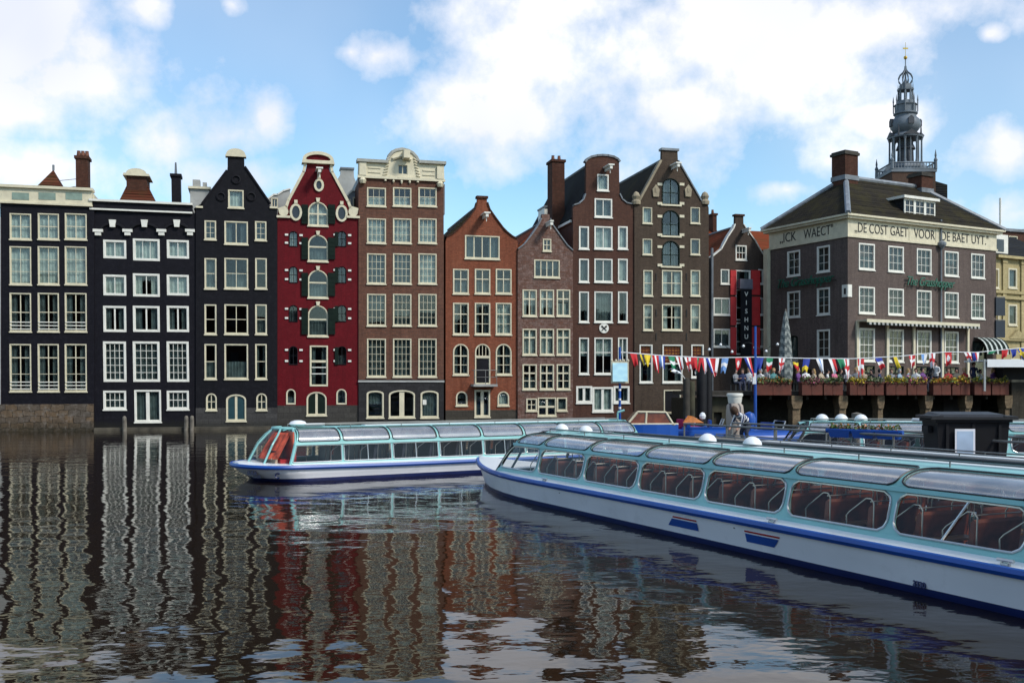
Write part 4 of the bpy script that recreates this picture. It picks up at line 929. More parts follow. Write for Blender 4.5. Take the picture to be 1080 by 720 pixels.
# house footing ledge along waterline with mooring posts
h0=ROW.shift(ROW.u(100),0); m=MB(); W_=ROW.u(292)-ROW.u(100); m.box(0,W_,-.45,.0,-.6,.18)
o=m.build('stone_ledge',mossy0); o.location=(h0.x,h0.y,0); o.rotation_euler=(0,0,ROW.a); tag(o,'low stone ledge at the waterline under the black houses','ledge')
for i,(px,lb) in enumerate(((133,'weathered mooring post left of the white double doors'),(197,'short mooring post right of the white double doors'),(203,'mooring post at the seam of two black houses'))):
    m=MB(); m.lathe([(.13,-.6),(.13,.2),(.12,.75),(.09,.85),(.02,.88)],9); o=m.build('mooring_post',M['wood'],None,smooth=False); u=ROW.u(px); x,y=rp(u,-.62); o.location=(x,y,0); o.rotation_euler=(R(random.uniform(-2,2)),R(random.uniform(-2,2)),0); tag(o,lb,'mooring post','mooring posts at the waterline')


# ------------------------------------------------------------------ tour boats
def lerp(a,b,t): return a+(b-a)*t
M['tabletop']=plain('tabletop_wood',(.32,.17,.08),.3,.3,3)
def tour_boat(name,label,group,loc,ang,L_,Bm,xc0,bay,nb,style,seatmat,floor,domes=(),benches=True,sparse=False,logo=False):
    """x from bow (0) to stern, near side is -y"""
    t=thing(name,label,'tour boat',loc,ang,group); nose=style.get('nose',2.6); ns=1.3
    GZ=style.get('GZ',.54); GB=GZ-.09
    pw,pe=style.get('pw',1.9),style.get('pe',1.0)
    def hb(x,Ln=nose):
        if x<=0: return 0.0
        f=1.0
        if x<Ln: f=(1-(1-x/Ln)**pw)**pe
        if x>L_-ns: f=min(f,(1-((x-(L_-ns))/ns)**3*.55))
        return Bm*f
    xs=[0,.03,.1,.22,.4,.65,.95,1.3,1.7,2.2,2.8,3.6]+[4.4+ (L_-ns-4.4)*i/18 for i in range(19)]+[L_-ns*.66,L_-ns*.33,L_-.02]
    rows=[(-.45,.62,1.5),(-.1,.88,.75),(.07,.93,.5),(.10,.935,.47),(GB*.65,.965,.25),(GB,1.0,.04),(GB+.02,1.0,0)]
    m=MB(); n=len(rows)
    for sd in (-1,1):
        vs=[]
        for x in xs:
            for z,wf,sh in rows:
                k=max(0,1-x/4.0); xx=x+sh*k*.9; vs.append((min(xx,L_),sd*hb(x)*wf*(1 if x>0 else 0),z+ (0.05*k if z>.3 else 0)))
        o=len(m.v); m.v+=vs
        for i in range(len(xs)-1):
            for j in range(n-1):
                m.f.append([o+i*n+j,o+i*n+j+1,o+(i+1)*n+j+1,o+(i+1)*n+j]); m.mi.append(1 if j<3 else 0)
    # transom
    o=len(m.v); 
    for sd in (-1,1):
        for z,wf,sh in rows: m.v.append((L_-.02,sd*hb(L_-.02)*wf,z))
    for j in range(n-1): m.f.append([o+j,o+j+1,o+n+j+1,o+n+j]); m.mi.append(0)
    hull=m.build('hull',[M['boatwhite'],M['navy']],t,smooth=True)
    # rubbing strake
    def outline(off,z,step=1):
        pts=[(x,-(hb(x)+ (off if x>0 else 0)),z+.05*max(0,1-x/4.0)) for x in xs[::-1]]+[(x,(hb(x)+(off if x>0 else 0)),z+.05*max(0,1-x/4.0)) for x in xs[1:]]
        return pts
    m=MB(); pts=outline(.0,GB+.07); nrm=[]
    prof=[(-.02,-.055),(.05,-.05),(.075,0),(.05,.05),(-.02,.055)]
    vs=[]; K=len(prof); Np=len(pts)
    for i,p in enumerate(pts):
        a=Vector(pts[max(i-1,0)]); b=Vector(pts[min(i+1,Np-1)]); d=(b-a); d.z=0; d.normalize(); nn=Vector((d.y,-d.x,0))
        if nn.dot(Vector((p[0]-L_*.5,p[1]*3,0)))<0: nn=-nn
        for q in prof: vs.append(Vector(p)+nn*q[0]+Vector((0,0,q[1])))
    m.add(vs,[(i*K+k,i*K+(k+1)%K,(i+1)*K+(k+1)%K,(i+1)*K+k) for i in range(Np-1) for k in range(K)]); m.build('rubbing_strake',M['blue'],t,smooth=True)
    # side deck (white walkway) and foredeck
    cw=Bm-style.get('walk',.27); xe=xc0+bay*nb; DZ=GZ+.02
    m=MB()
    def cwid(x): return cw
    sdx=[x for x in xs if x>xc0]+[]; 
    sdx=[xc0]+[x for x in sdx if x<xe]+[xe]
    for sd in (-1,1):
        vs=[]
        for x in sdx:
            k=.05*max(0,1-x/4.0); vs+=[(x,sd*(hb(x)),DZ+k),(x,sd*min(cw,hb(x)-.05),DZ+.05+k*.6)]
        m.add(vs,[(2*i,2*i+2,2*i+3,2*i+1) for i in range(len(sdx)-1)])
    def cap(xl):
        vs=[]
        for x in xl:
            k=.05*max(0,1-x/4.0)
            for j in range(7): y=-hb(x)+2*hb(x)*j/6; vs.append((x,y,DZ+k+.06*(1-(2*j/6-1)**2)))
        m.add(vs,[(i*7+j,i*7+j+1,(i+1)*7+j+1,(i+1)*7+j) for i in range(len(xl)-1) for j in range(6)])
    cap([x for x in xs if x<xc0-.02]+[xc0+.0]); cap([xe]+[x for x in xs if x>xe])
    m.build('deck',M['deckwhite'],t,smooth=True)
    m=MB(); m.box(xc0-.2,xe,-cw-.1,cw+.1,-.12,-.06); m.build('cabin_floor',floor,t)
    # cabin section
    w1,w2,w3=cw,cw-style.get('tumble',.14),style.get('w3',.45)
    z1,z2,z3,z4=style['zz']
    fs=style.get('rake',1.15)
    def sidept(tt,sd):   # lower band, tt 0..1
        return lerp(w1,w2,tt)*sd, lerp(z1,z2,tt)
    def roofpt(tt,sd):
        a=tt*math.pi/2; return (w3+(w2-.02-w3)*math.cos(a)**.9 if tt<1 else w3)*sd, z3+(z4-z3)*math.sin(a)
    xw=lambda z:(z-z1)/(z4-z1)*fs            # windscreen rake
    def panel(nm,parent,F,x0f,x1f,ta,tb,mx,mt,rad,mat,th,K=56,asp=1.0,rim=None,skew=0,rimr=.018):
        """frame with a rounded hole on the surface F(x,t)"""
        n_=K; cor=[]
        def sq(i):   # point on the unit square border
            q=i/n_*4; s=int(q)%4; r=q-int(q); return ((r,0),(1,r),(1-r,1),(0,1-r))[s]
        W=max(.1,(x1f(.5)-x0f(.5))); Hh=asp
        def inner(i):
            u,v=sq(i); rx=rad/W; ry=rad/Hh; px=mx/W; pv=mt/Hh
            u2=px+u*(1-2*px); v2=pv+v*(1-2*pv)
            # round the corner
            cx=min(max(u2,px+rx),1-px-rx); cy=min(max(v2,pv+ry),1-pv-ry)
            dx,dy=(u2-cx)/rx,(v2-cy)/ry; l=math.hypot(dx,dy)
            if l>1e-6 and abs(dx)>1e-6 and abs(dy)>1e-6: u2=cx+dx/l*rx; v2=cy+dy/l*ry
            return u2,v2
        def W3(u,v,off=0):
            tt=lerp(ta,tb,v); x=lerp(x0f(tt),x1f(tt),u); return F(x,tt,off)
        mm=MB(); vs=[]
        for i in range(n_): vs.append(W3(*sq(i)))
        for i in range(n_): vs.append(W3(*inner(i)))
        for i in range(n_): vs.append(W3(*sq(i),-th))
        for i in range(n_): vs.append(W3(*inner(i),-th))
        fc=[]
        for i in range(n_):
            j=(i+1)%n_; fc+=[(i,j,n_+j,n_+i),(n_+i,n_+j,3*n_+j,3*n_+i),(2*n_+j,2*n_+i,3*n_+i,3*n_+j)]
        mm.add(vs,fc)
        rimpts=[W3(*inner(i),.008) for i in range(n_)]
        return mm,rimpts,W3
    tealfr={-1:MB(),1:MB()}
    for sd in (-1,1):
        def FS(x,tt,off=0,sd=sd):
            y,z=sidept(tt,sd); return (x,y+sd*off,z+off*.15)
        def FR(x,tt,off=0,sd=sd):
            y,z=roofpt(tt,sd); a=tt*math.pi/2; return (x,y+sd*off*math.cos(a),z+off*math.sin(a))
        for b in range(nb):
            x0=xc0+bay*b; x1=x0+bay
            first=b==0; last=b==nb-1
            def xl(tt,roof=False,x0=x0,first=first): 
                if not first: return x0
                z=roofpt(tt,1)[1] if roof else sidept(tt,1)[1]; return x0+xw(z)
            def xr(tt,roof=False,x1=x1,last=last):
                if not last: return x1
                z=roofpt(tt,1)[1] if roof else sidept(tt,1)[1]; return x1-xw(z)*.5
            mm,rim,W3=panel('w',t,FS,lambda q:xl(q),lambda q:xr(q),0,1,style['mx'],style['mt'],style['rad'],M['teal'],.03,asp=z2-z1)
            tealfr[sd].add(mm.v,mm.f)
            g=MB(); 
            qs=[W3(u,v,-.012) for v in (0.03,.97) for u in (.01,.99)]; g.add(qs,[(0,1,3,2)]); 
            wn=g.build('window',M['boatglass'],t)
            rr=MB(); rr.tube(rim,.017,5,closed=True); 
            if style.get('split') and (b==6 or style['split']==2) and not first:
                a_=W3(.5,.06,.006); b_=W3(.5,.94,.006)
                if style['split']==3: a_=W3(.42,.06,.006); b_=W3(.56,.94,.006)
                rr.tube([a_,b_],.016,5)
            rr.build('window_rim',M['alu'],wn)
            mm,rim,W3=panel('r',t,FR,lambda q:xl(q,True),lambda q:xr(q,True),0,1,style['rmx'],.035,style['rrad'],M['teal'],.02,asp=.75,K=56)
            # follow the curve: rebuild the frame as strips is unnecessary at this size
            tealfr[sd].add(mm.v,mm.f)
            g=MB(); nn=8; vs=[W3(u,v/nn,-.012) for v in range(nn+1) for u in (.005,.25,.5,.75,.995)]
            g.add(vs,[(i*5+j,i*5+j+1,(i+1)*5+j+1,(i+1)*5+j) for i in range(nn) for j in range(4)]); rg=g.build('roof_window',M['roofglass'],t,smooth=True)
            rr=MB(); rr.tube(rim,.014,5,closed=True); rr.build('seal',M['seal'],rg)
        # rails along the cabin
        fr=tealfr[sd]
        xa=xc0; xb=xe
        def bar(ya,za,yb,zb,o=.012,xa=xa,xb=xb,f0=0,f1=0):
            fr.add([(xa+f0,sd*(ya+o),za),(xb-f1,sd*(ya+o),za),(xb-f1,sd*(yb+o),zb),(xa+f0,sd*(yb+o),zb),(xa+f0,sd*(ya-.04),za),(xb-f1,sd*(ya-.04),za),(xb-f1,sd*(yb-.04),zb),(xa+f0,sd*(yb-.04),zb)],[(0,1,2,3),(4,5,6,7),(0,1,5,4),(3,2,6,7),(0,3,7,4),(1,2,6,5)])
        bar(w1+.03,DZ+.0,w1,z1+.0)
        bar(w2,z2-.005,w2-.02,z3+.01,o=.03,f0=xw(z2),f1=xw(z2)*.5)
        fr.build('cabin_side',M['teal'],t)
    # windscreen, front
    E=[(xc0-.02,w1,z1-.1),(xc0+xw(z2),w2,z2),(xc0+xw((z3+z4)/2),lerp(w2,w3,.35),(z3+z4)/2),(xc0+xw(z4),w3,z4)]
    def WSP(u,v,off=0,stern=False):
        q=v*3; i=min(2,int(q)); r=q-i; a,b=E[i],E[i+1]; x,w,z=[lerp(a[k],b[k],r) for k in range(3)]
        bul=style.get('bulge',.35)*(1-v*.55)
        if stern: x=xe-(x-xc0)*.5; return (x+bul*.3*(1-(2*u-1)**2)+off,lerp(-w,w,u),z)
        return (x-bul*(1-abs(2*u-1)**2.5)-off,lerp(-w,w,u),z)
    for stern in (False,True):
        m=MB(); us=[i/16 for i in range(17)]; vs_=[i/9 for i in range(10)]
        m.add([WSP(u,v,0,stern) for v in vs_ for u in us],[(i*17+j,i*17+j+1,(i+1)*17+j+1,(i+1)*17+j) for i in range(9) for j in range(16)])
        ws=m.build('windscreen',M['boatglass'],t,smooth=True)
        m=MB()
        for u in (0,.2,.5,.8,1): m.tube([WSP(u,v,.01,stern) for v in vs_],.03 if 0<u<1 else .045,6)
        m.tube([WSP(u,0,.01,stern) for u in us],.05,6); m.tube([WSP(u,1,.01,stern) for u in us],.05,6)
        m.build('windscreen_frame',M['teal'] if not style.get('darkws') else M['seal'],ws)
    # roof
    xr0=xc0+xw(z4)-.15; xr1=xe-xw(z4)*.5+.1; ys=[-w3-.03,-w3*.6,0,w3*.6,w3+.03]; zs=[z4-.01,z4+.03,z4+.04,z4+.03,z4-.01]
    m=MB(); xx=[xr0-.12]+[lerp(xr0,xr1,i/20) for i in range(21)]
    m.add([(x,y*(1 if i else .9),z-(0 if i else .05)) for i,x in enumerate(xx) for y,z in zip(ys,zs)],[(i*5+j,i*5+j+1,(i+1)*5+j+1,(i+1)*5+j) for i in range(len(xx)-1) for j in range(4)])
    m.add([(x,y,z-.04) for x in (xr0,xr1) for y,z in zip(ys,zs)],[(j,j+1,5+j+1,5+j) for j in range(4)])
    m.build('roof',style.get('roofm',M['teal']),t)
    m=MB()
    for y in (-w3*.75,w3*.75):
        m.tube([(lerp(xr0+.3,xr1-.3,i/10),y,z4+.10) for i in range(11)],.014,6)
        k=int((xr1-xr0)/1.6)
        for i in range(k+1): x=lerp(xr0+.3,xr1-.3,i/k); m.tube([(x,y,z4+.0),(x,y,z4+.10)],.011,5)
    m.build('roof_handrail',M['galv'],t)
    m=MB(); m.box(xr0+2.5,xr1-.5,-.14,.14,z4+.035,z4+.055); m.build('roof_walkway',M['deckwhite'],t)
    for x,y,r in domes:
        m=MB(); m.lathe([(r*.75,z4+.0),(r*.75,z4+.06),(r,z4+.07),(r*.96,z4+.07+r*.3),(r*.7,z4+.07+r*.65),(r*.35,z4+.07+r*.85),(.02,z4+.07+r*.9)],18,(x,y)); m.build('roof_vent',M['deckwhite'],t,smooth=True)
    # benches
    if benches:
        first=None
        bs=.84 if seatmat==M['leather'] else .9; nrow=int((xe-xc0-1.6)/bs)
        for i in range(nrow):
            x=xc0+1.2+i*bs
            for sd in (-1,1):
                if first is None:
                    m=MB(); bw=w2*.78
                    m.box(0,.42,-bw/2,bw/2,.26,.36); 
                    vs=[]
                    for yy in (-bw/2,bw/2):
                        for (a,b) in ((.40,.34),(.46,.34),(.56,.93),(.53,.97),(.48,.93)): vs.append((a,yy,b))
                    m.add(vs,[(0,1,2,3,4),(9,8,7,6,5)]+[(k,(k+1)%5,5+(k+1)%5,5+k) for k in range(5)])
                    m.box(.05,.35,-bw/2+.1,-bw/2+.16,-.06,.26); m.box(.05,.35,bw/2-.16,bw/2-.1,-.06,.26)
                    first=m.build('bench',seatmat,t); sy=w2*.52
                    m=MB(); a=-bw/2; m.tube([(.56,a,.5),(.58,a,1.0),(.53,a,1.06),(.44,a+.0,1.06),(.1,a+.02,.84),(.04,a+.02,.78),(.04,a+.02,.0)],.011,6)
                    b=bw/2; m.tube([(.56,b,.9),(.58,b,1.04),(.52,b,1.1),(.40,b-.03,1.1),(.34,b-.03,1.02),(.34,b-.03,.4)],.011,6)
                    m.tube([(.52,-bw/2,1.02),(.52,bw/2,1.02)],.010,6)
                    hr_=m.build('handrail',M['steel'],first)
                    tb=None
                    first.location=(x,-w2*.52,0)
                else:
                    if i%2==1 and seatmat==M['leather']:
                        tm=MB(); tm.box(x+.52,x+.78,sd*w2*.52-.42,sd*w2*.52+.42,.60,.63); tm.box(x+.63,x+.67,sd*w2*.52-.03,sd*w2*.52+.03,-.06,.60); tm.build('table',M['tabletop'],t)
                    c=first.copy(); COL.objects.link(c); c.parent=t; c.location=(x,sd*w2*.52,0)
                    if sd>0: c.scale=(1,-1,1)
                    d=hr_.copy(); COL.objects.link(d); d.parent=c
    return t

A_ST=dict(mx=.055,mt=.028,rad=.17,rmx=.04,rrad=.2,tumble=.16,rake=.85,split=3,darkws=True,bulge=.35,nose=6.0,pw=1.9,pe=1.0,zz=(.66,1.23,1.27,1.51),GZ=.54,w3=.42)
C_ST=dict(mx=.04,mt=.025,rad=.03,rmx=.045,rrad=.07,tumble=.08,rake=.3,split=2,bulge=.85,nose=1.3,pw=2.4,pe=.5,ns=1.0,zz=(.50,1.0,1.06,1.43),GZ=.40,walk=.32,w3=.5)
D_ST=dict(A_ST); D_ST.update(nose=1.6,pw=2.2,pe=.6,rake=.6)
dA=Vector((.43,-.903,0)); pA=Vector((.903,.43,0))
BA=1.5
A0=Vector((-.94,28.6,0))
tA=tour_boat('tour_boat','large white and teal glass roofed tour boat in the right foreground, red benches inside','low glass roofed canal tour boats',A0,math.atan2(dA.y,dA.x),23.5,BA,3.95,2.06,8,A_ST,M['leather'],M['floorm'],
   domes=((4.95,.0,.16),(6.1,.0,.16),(10.7,.0,.17),(12.0,.0,.17)))
for px_ in (571,810,1056):
    k_=(px_-540)/F; x_=(k_*27.955+2.295)/(.43+.903*k_); m=MB(); y_=-BA*.95*(1 if x_>6 else .97)
    m.box(x_-.05,x_+.05,y_-.03,y_+.03,.55,.60); m.tube([(x_-.11,y_,.63),(x_+.11,y_,.63)],.022,6); m.tube([(x_-.05,y_,.58),(x_-.05,y_,.63)],.02,6); m.tube([(x_+.05,y_,.58),(x_+.05,y_,.63)],.02,6); m.build('cleat',M['steel'],tA)
for x_ in (7.6,13.4):
    m=MB(); m.tube([(x_,-BA*.955-.02,.45),(x_,-BA*.955-.03,.38)],.03,6); m.build('scupper',M['galv'],tA)
m=MB(); m.tube([(7,.22,1.60),(9,.28,1.59),(12,.2,1.6),(15,.3,1.59),(19,.22,1.6)],.02,6); m.build('roof_hose',M['seal'],tA)
# company flashes on the hull
def flash(x0,x1,s0,s1,name='hull_stripe'):
    # (x along hull, z) trapezoid made of a red bar over a blue block
    for nm,za,zb,mt in (('red_stripe',.365,.392,M['redshut']),('blue_block',.21,.343,M['blue'])):
        m=MB(); vs=[]
        for x,z in ((x0+s0*(za-.392)/.19,za),(x1-s1*(.392-za)/.19,za),(x1-s1*(.392-zb)/.19,zb),(x0+s0*(zb-.392)/.19,zb)):
            vs.append((x,-BA*wfun(z)-.007,z))
        m.add(vs,[(0,1,2,3)]); m.build(nm,mt,tA)
GBZ=.40
def wfun(z):
    r=[(.07,.93),(.10,.935),(.45*.65,.965),(.45,1.0)]
    for (a,b),(c,d) in zip(r,r[1:]):
        if a<=z<=c: return b+(d-b)*(z-a)/(c-a)
    return 1
def xs_at(px):      # distance along boat A of a photo column on the near gunwale
    k=(px-540)/F; return (k*27.955+2.295)/(.43+.903*k)
flash(xs_at(709),xs_at(733.5),.22,0); flash(xs_at(784),xs_at(822),0,.2)
put_text('hull_number','3330',.10,M['navy'],tA,Matrix.Translation((xs_at(965),-BA*.943-.006,.135))@UP,bold=.004)

dC=Vector((.85,.527,0)); pC=Vector((-.527,.85,0)); BC=1.5
C0=Vector((-7.7,28.1,0))
tC=tour_boat('tour_boat','white and teal tour boat at left, bow to the left, red seat behind curved windscreen','low glass roofed canal tour boats',C0,math.atan2(dC.y,dC.x),13.9,BC,1.2,1.53,8,C_ST,M['darkseat'],M['curtain2'],
   domes=())
m=MB(); m.lathe([(.02,1.49),(.2,1.50),(.26,1.55),(.2,1.62),(.1,1.65),(.02,1.655)],14,(1.75,-.2)); m.box(1.6,2.5,-.35,-.05,1.49,1.56); m.build('roof_hatch',M['deckwhite'],tC,smooth=True)
# driver's place with red seat; red panels added as windscreen reflections
m=MB(); m.box(1.35,1.45,-.9,-.2,.2,1.2); m.box(1.0,1.45,-.9,-.2,.2,.6); m.build('driver_seat',M['red'],tC)
m=MB(); m.box(.88,.95,-.8,.8,.3,.62); m.box(.78,.95,-.8,.8,.60,.64); m.build('dashboard',plain('cream_dash',(.55,.45,.35),.5),tC)
m=MB(); m.box(1.30,1.34,-1.05,1.05,-.06,1.36); m.build('red_reflection_panel',plain('red_cream_panel',(.50,.09,.05),.5,.5,1.2),tC)  # red panel put in to read as reflection in the windscreen
m=MB(); n_=20
for zz_ in (0,1): pass
vs_=[(.62+.03*(i%2)+.55*(i/n_-.5)**2*2, -1.0+1.5*i/n_, z) for i in range(n_+1) for z in (.62,1.33)]
vs_=[(x+(.45 if z>1 else 0),y*(.8 if z>1 else 1),z) for x,y,z in vs_]
m.add(vs_,[(2*i,2*i+2,2*i+3,2*i+1) for i in range(n_)]); m.build('red_reflection_sheet',plain('red_reflection_paint',(.62,.10,.05),.8,.6,2.5),tC)  # red sheet close behind the glass, painting the windscreen's red reflections
m=MB(); m.lathe([(.2,.8),(.22,.82),(.2,.84)],14,(.98,-.55)); m.build('steering_wheel',M['seal'],tC)
# bow lettering and emblem
def bowpt(tb_B,x,z,nose=1.3,pw=2.4,pe=.5,GB=.31):
    hb=lambda x: tb_B*(1-(1-x/nose)**pw)**pe if x<nose else tb_B
    f=z/GB; wf=lerp(.935,1.0,f); k=max(0,1-x/4.0); sh=lerp(.47,.04,f)
    d=Vector((.02,-(hb(x+.01)-hb(x-.01))*wf,0)).normalized(); n=Vector((d.y,-d.x,0)); n=n if n.y<0 else -n
    return Vector((x+sh*k*.9,-hb(x)*wf,z+.03)),d,n
def bowtext(x,z,s,size,name):
    p,d,n=bowpt(BC,x,z); a=math.atan2(d.y,d.x)
    put_text(name,s,size,M['navy'],tC,Matrix.Translation(p+n*.05)@Matrix.Rotation(a,4,'Z')@UP,bold=.009,extr=.004)
bowtext(.16,.23,'LUKA',.14,'boat_name'); bowtext(.16,.12,'A\'DAM',.09,'home_port')
p,d,n=bowpt(BC,.62,.17); p+=n*.045; m=MB()
m.tube([p+d*.065*math.cos(q*math.pi/8)+Vector((0,0,.065*math.sin(q*math.pi/8))) for q in range(2,15)],.018,5); m.build('emblem',M['navy'],tC)

# neighbour alongside A
B0=A0+pA*3.3+dA*1.2
B_ST=dict(A_ST); B_ST.update(zz=(.58,1.08,1.12,1.36),roofm=M['wood'])
tB=tour_boat('tour_boat','grey roofed tour boat moored close behind the foreground boat, mostly hidden by it','low glass roofed canal tour boats',B0,math.atan2(dA.y,dA.x),19,BA,3.95,2.06,6,B_ST,M['leather'],M['floorm'],domes=())
dD=Vector((.985,-.17,0))
D0=Vector((7.7,31.9,0))
tD=tour_boat('tour_boat','tour boat behind the black container, white domes above the blue flower trough','low glass roofed canal tour boats',D0,math.atan2(dD.y,dD.x),19,BA,.95,2.06,8,D_ST,M['leather'],M['floorm'],domes=((2.0,.0,.2),(2.6,.15,.2),(3.15,-.1,.2)))

# ------------------------------------------------------------------ floating jetty with rails
JA=Vector((11.9,18.5,0)); JB=Vector((5.4,32.0,0)); jd=(JB-JA).normalized(); jp=Vector((-jd.y,jd.x,0)); jp=jp if jp.x>0 else -jp
JL=(JB-JA).length
def JP(s,w,z): return JA+jd*s+jp*w+Vector((0,0,z))
j=thing('jetty','grey weathered floating jetty with tube railings behind the foreground boats','jetty',JA)
def jb(m,s0,s1,w0,w1,z0,z1):
    c=[JP(s,w,z)-JA for z in (z0,z1) for s,w in ((s0,w0),(s1,w0),(s1,w1),(s0,w1))]
    m.add(c,[(0,3,2,1),(4,5,6,7),(0,1,5,4),(1,2,6,5),(2,3,7,6),(3,0,4,7)])
JZ=.62
m=MB(); n=90
for k in range(n): jb(m,JL*k/n+.01,JL*(k+1)/n-.01,0,2.0,JZ-.05,JZ+random.uniform(-.004,.004))
m.build('deck_boards',M['wood'],j)
m=MB(); jb(m,0,JL,.02,1.98,.05,JZ-.051); m.build('pontoon',M['darkwood'],j)
for w,nm in ((.06,'near'),(1.94,'far')):
    m=MB(); k=int(JL/1.9)
    for i in range(k+1): s=JL*i/k; m.tube([JP(s,w,JZ)-JA,JP(s,w,JZ+.82)-JA],.028,6)
    m.tube([JP(0,w,JZ+.82)-JA,JP(JL,w,JZ+.82)-JA],.03,8); m.tube([JP(0,w,JZ+.42)-JA,JP(JL,w,JZ+.42)-JA],.02,6)
    m.build('railing',M['galv'],j)
# roll container
def bin_():
    s=1.2
    p=JP(3.1,.95,JZ); p=Vector((9.98,22.3,JZ)); t=thing('waste_container','black four wheeled waste container with a pale poster standing on the jetty','waste container',p,R(-4))
    w,d,hh=.76,.5,1.08
    m=MB(); a=[(-w+.07,-d+.07),(w-.07,-d+.07),(w-.07,d-.07),(-w+.07,d-.07)]; b=[(-w,-d),(w,-d),(w,d),(-w,d)]
    m.add([(x,y,.2) for x,y in a]+[(x,y,hh+.2) for x,y in b],[(3,2,1,0),(4,5,6,7),(0,1,5,4),(1,2,6,5),(2,3,7,6),(3,0,4,7)])
    for x in (-.55,-.0,.55): m.box(x-.03,x+.03,-d-.02,-d+.1,.35,hh+.1)
    m.box(-w-.04,w+.04,-d-.05,d+.05,hh+.14,hh+.2); m.box(-w-.1,-w,-.2,.2,hh-.1,hh+.05); m.build('body',M['binblack'],t)
    m=MB(); m.add([(-w-.04,-d-.06,hh+.205),(w+.04,-d-.06,hh+.205),(w+.04,d+.06,hh+.205),(-w-.04,d+.06,hh+.205),(-w+.1,-d+.1,hh+.31),(w-.1,-d+.1,hh+.31),(w-.1,d-.1,hh+.35),(-w+.1,d-.1,hh+.35)],[(0,3,2,1),(4,5,6,7),(0,1,5,4),(1,2,6,5),(2,3,7,6),(3,0,4,7)])
    m.box(-w-.14,w+.14,-d-.1,-d-.02,hh+.2,hh+.26); m.box(-w-.14,-w+.12,-d-.05,d,hh+.22,hh+.28); m.box(w-.12,w+.14,-d-.05,d,hh+.22,hh+.28); m.build('lid',plain('bin_lid',(.018,.018,.019),.5,.2),t)
    m=MB(); m.box(-.40,.02,-d-.04,-d-.03,.32,hh+.0); po=m.build('poster',M['boatwhite'],t); m=MB(); m.box(-.36,-.02,-d-.044,-d-.041,.5,hh-.05); m.build('poster_picture',M['poster'],po)
    put_text('lettering','MondsPro',.085,M['magenta'],po,Matrix.Translation((-.19,-d-.048,.43))@UP,width=.36,bold=.004,extr=.002)
    for x,y in ((-.62,-.36),(.62,-.36),(-.62,.36),(.62,.36)):
        m=MB(); m.tube([(x,y-.03,.1),(x,y+.03,.1)],.1,12); m.box(x-.03,x+.03,y-.05,y-.035,.1,.22); m.build('wheel',M['red'] if y<0 else M['seal'],t)
    m=MB(); m.lathe([(.05,.3),(.05,.32)],8,(-.75,-d)); m.tube([(-.7,-d-.03,.36),(-.7,-d+.02,.36)],.05,10); m.build('drain_plug',M['deckwhite'],t)
bin_()
o=MB(); o.box(-.32,.32,-.22,.22,0,.14); o.box(-.36,.36,-.25,.25,.14,.17); q=o.build('crate',M['red'],None,loc=(9.85,21.0,JZ)); q.rotation_euler=(0,0,R(-8)); tag(q,'red plastic crate lying on the jetty before the black container','crate')
# tarpaulin-wrapped thing left of the container: white pole with red tip
m=MB(); q0_=pt(963,442.5,26); q1_=pt(989,443.5,24.6); q2_=pt(996,444,24.3); m.tube([q0_,q1_],.045,8); a=thing('barrier_pole','white barrier arm with a red tip beside the black container','barrier',(0,0,0)); m.build('arm',M['deckwhite'],a)
m=MB(); m.tube([q1_,q2_],[.06,.07],8); m.build('tip',M['red'],a)
# flower trough hanging on the far rail
p0=pt(875,452,26.0); p1=pt(951,455,24.6); fd=(p1-p0); fl=fd.length; t=thing('flower_trough','long blue trough of small flowers hanging on the jetty railing','flower trough',(p0.x,p0.y,1.32),math.atan2(fd.y,fd.x))
m=MB(); 
for k in range(3):
    a,b=fl*k/3+.01,fl*(k+1)/3-.01; m.add([(a+.06,-.1,0),(b-.06,-.1,0),(b-.06,.1,0),(a+.06,.1,0),(a,-.14,.2),(b,-.14,.2),(b,.14,.2),(a,.14,.2)],[(3,2,1,0),(4,5,6,7),(0,1,5,4),(1,2,6,5),(2,3,7,6),(3,0,4,7)])
m.tube([(-.06,-.05,.17),(fl+.06,-.05,.17)],.06,6); m.build('trough',M['blue'],t)
def leafball(m,c,r,n,cols=2,ls=.06):
    for _ in range(n):
        d=Vector((random.gauss(0,1),random.gauss(0,1),random.gauss(0,1))).normalized()*random.uniform(.3,1)
        p=Vector(c)+Vector((d.x*r[0],d.y*r[1],d.z*r[2])); a=Vector((random.uniform(-1,1),random.uniform(-1,1),random.uniform(-1,1))).normalized(); b=a.cross(Vector((random.uniform(-1,1),.3,random.uniform(-1,1)))).normalized()
        l=ls*random.uniform(.6,1.4); m.cur=random.choice(range(cols)); m.add([p-a*l,p+b*l*.6,p+a*l,p-b*l*.6],[(0,1,2,3)])
    m.cur=0
m=MB(); 
for k in range(9): leafball(m,(fl*(k+.5)/9,0,.27),(.14,.1,.1),60,3,.035)
m.build('flowers',[M['leaf'],M['leaf'],M['orange']],t)

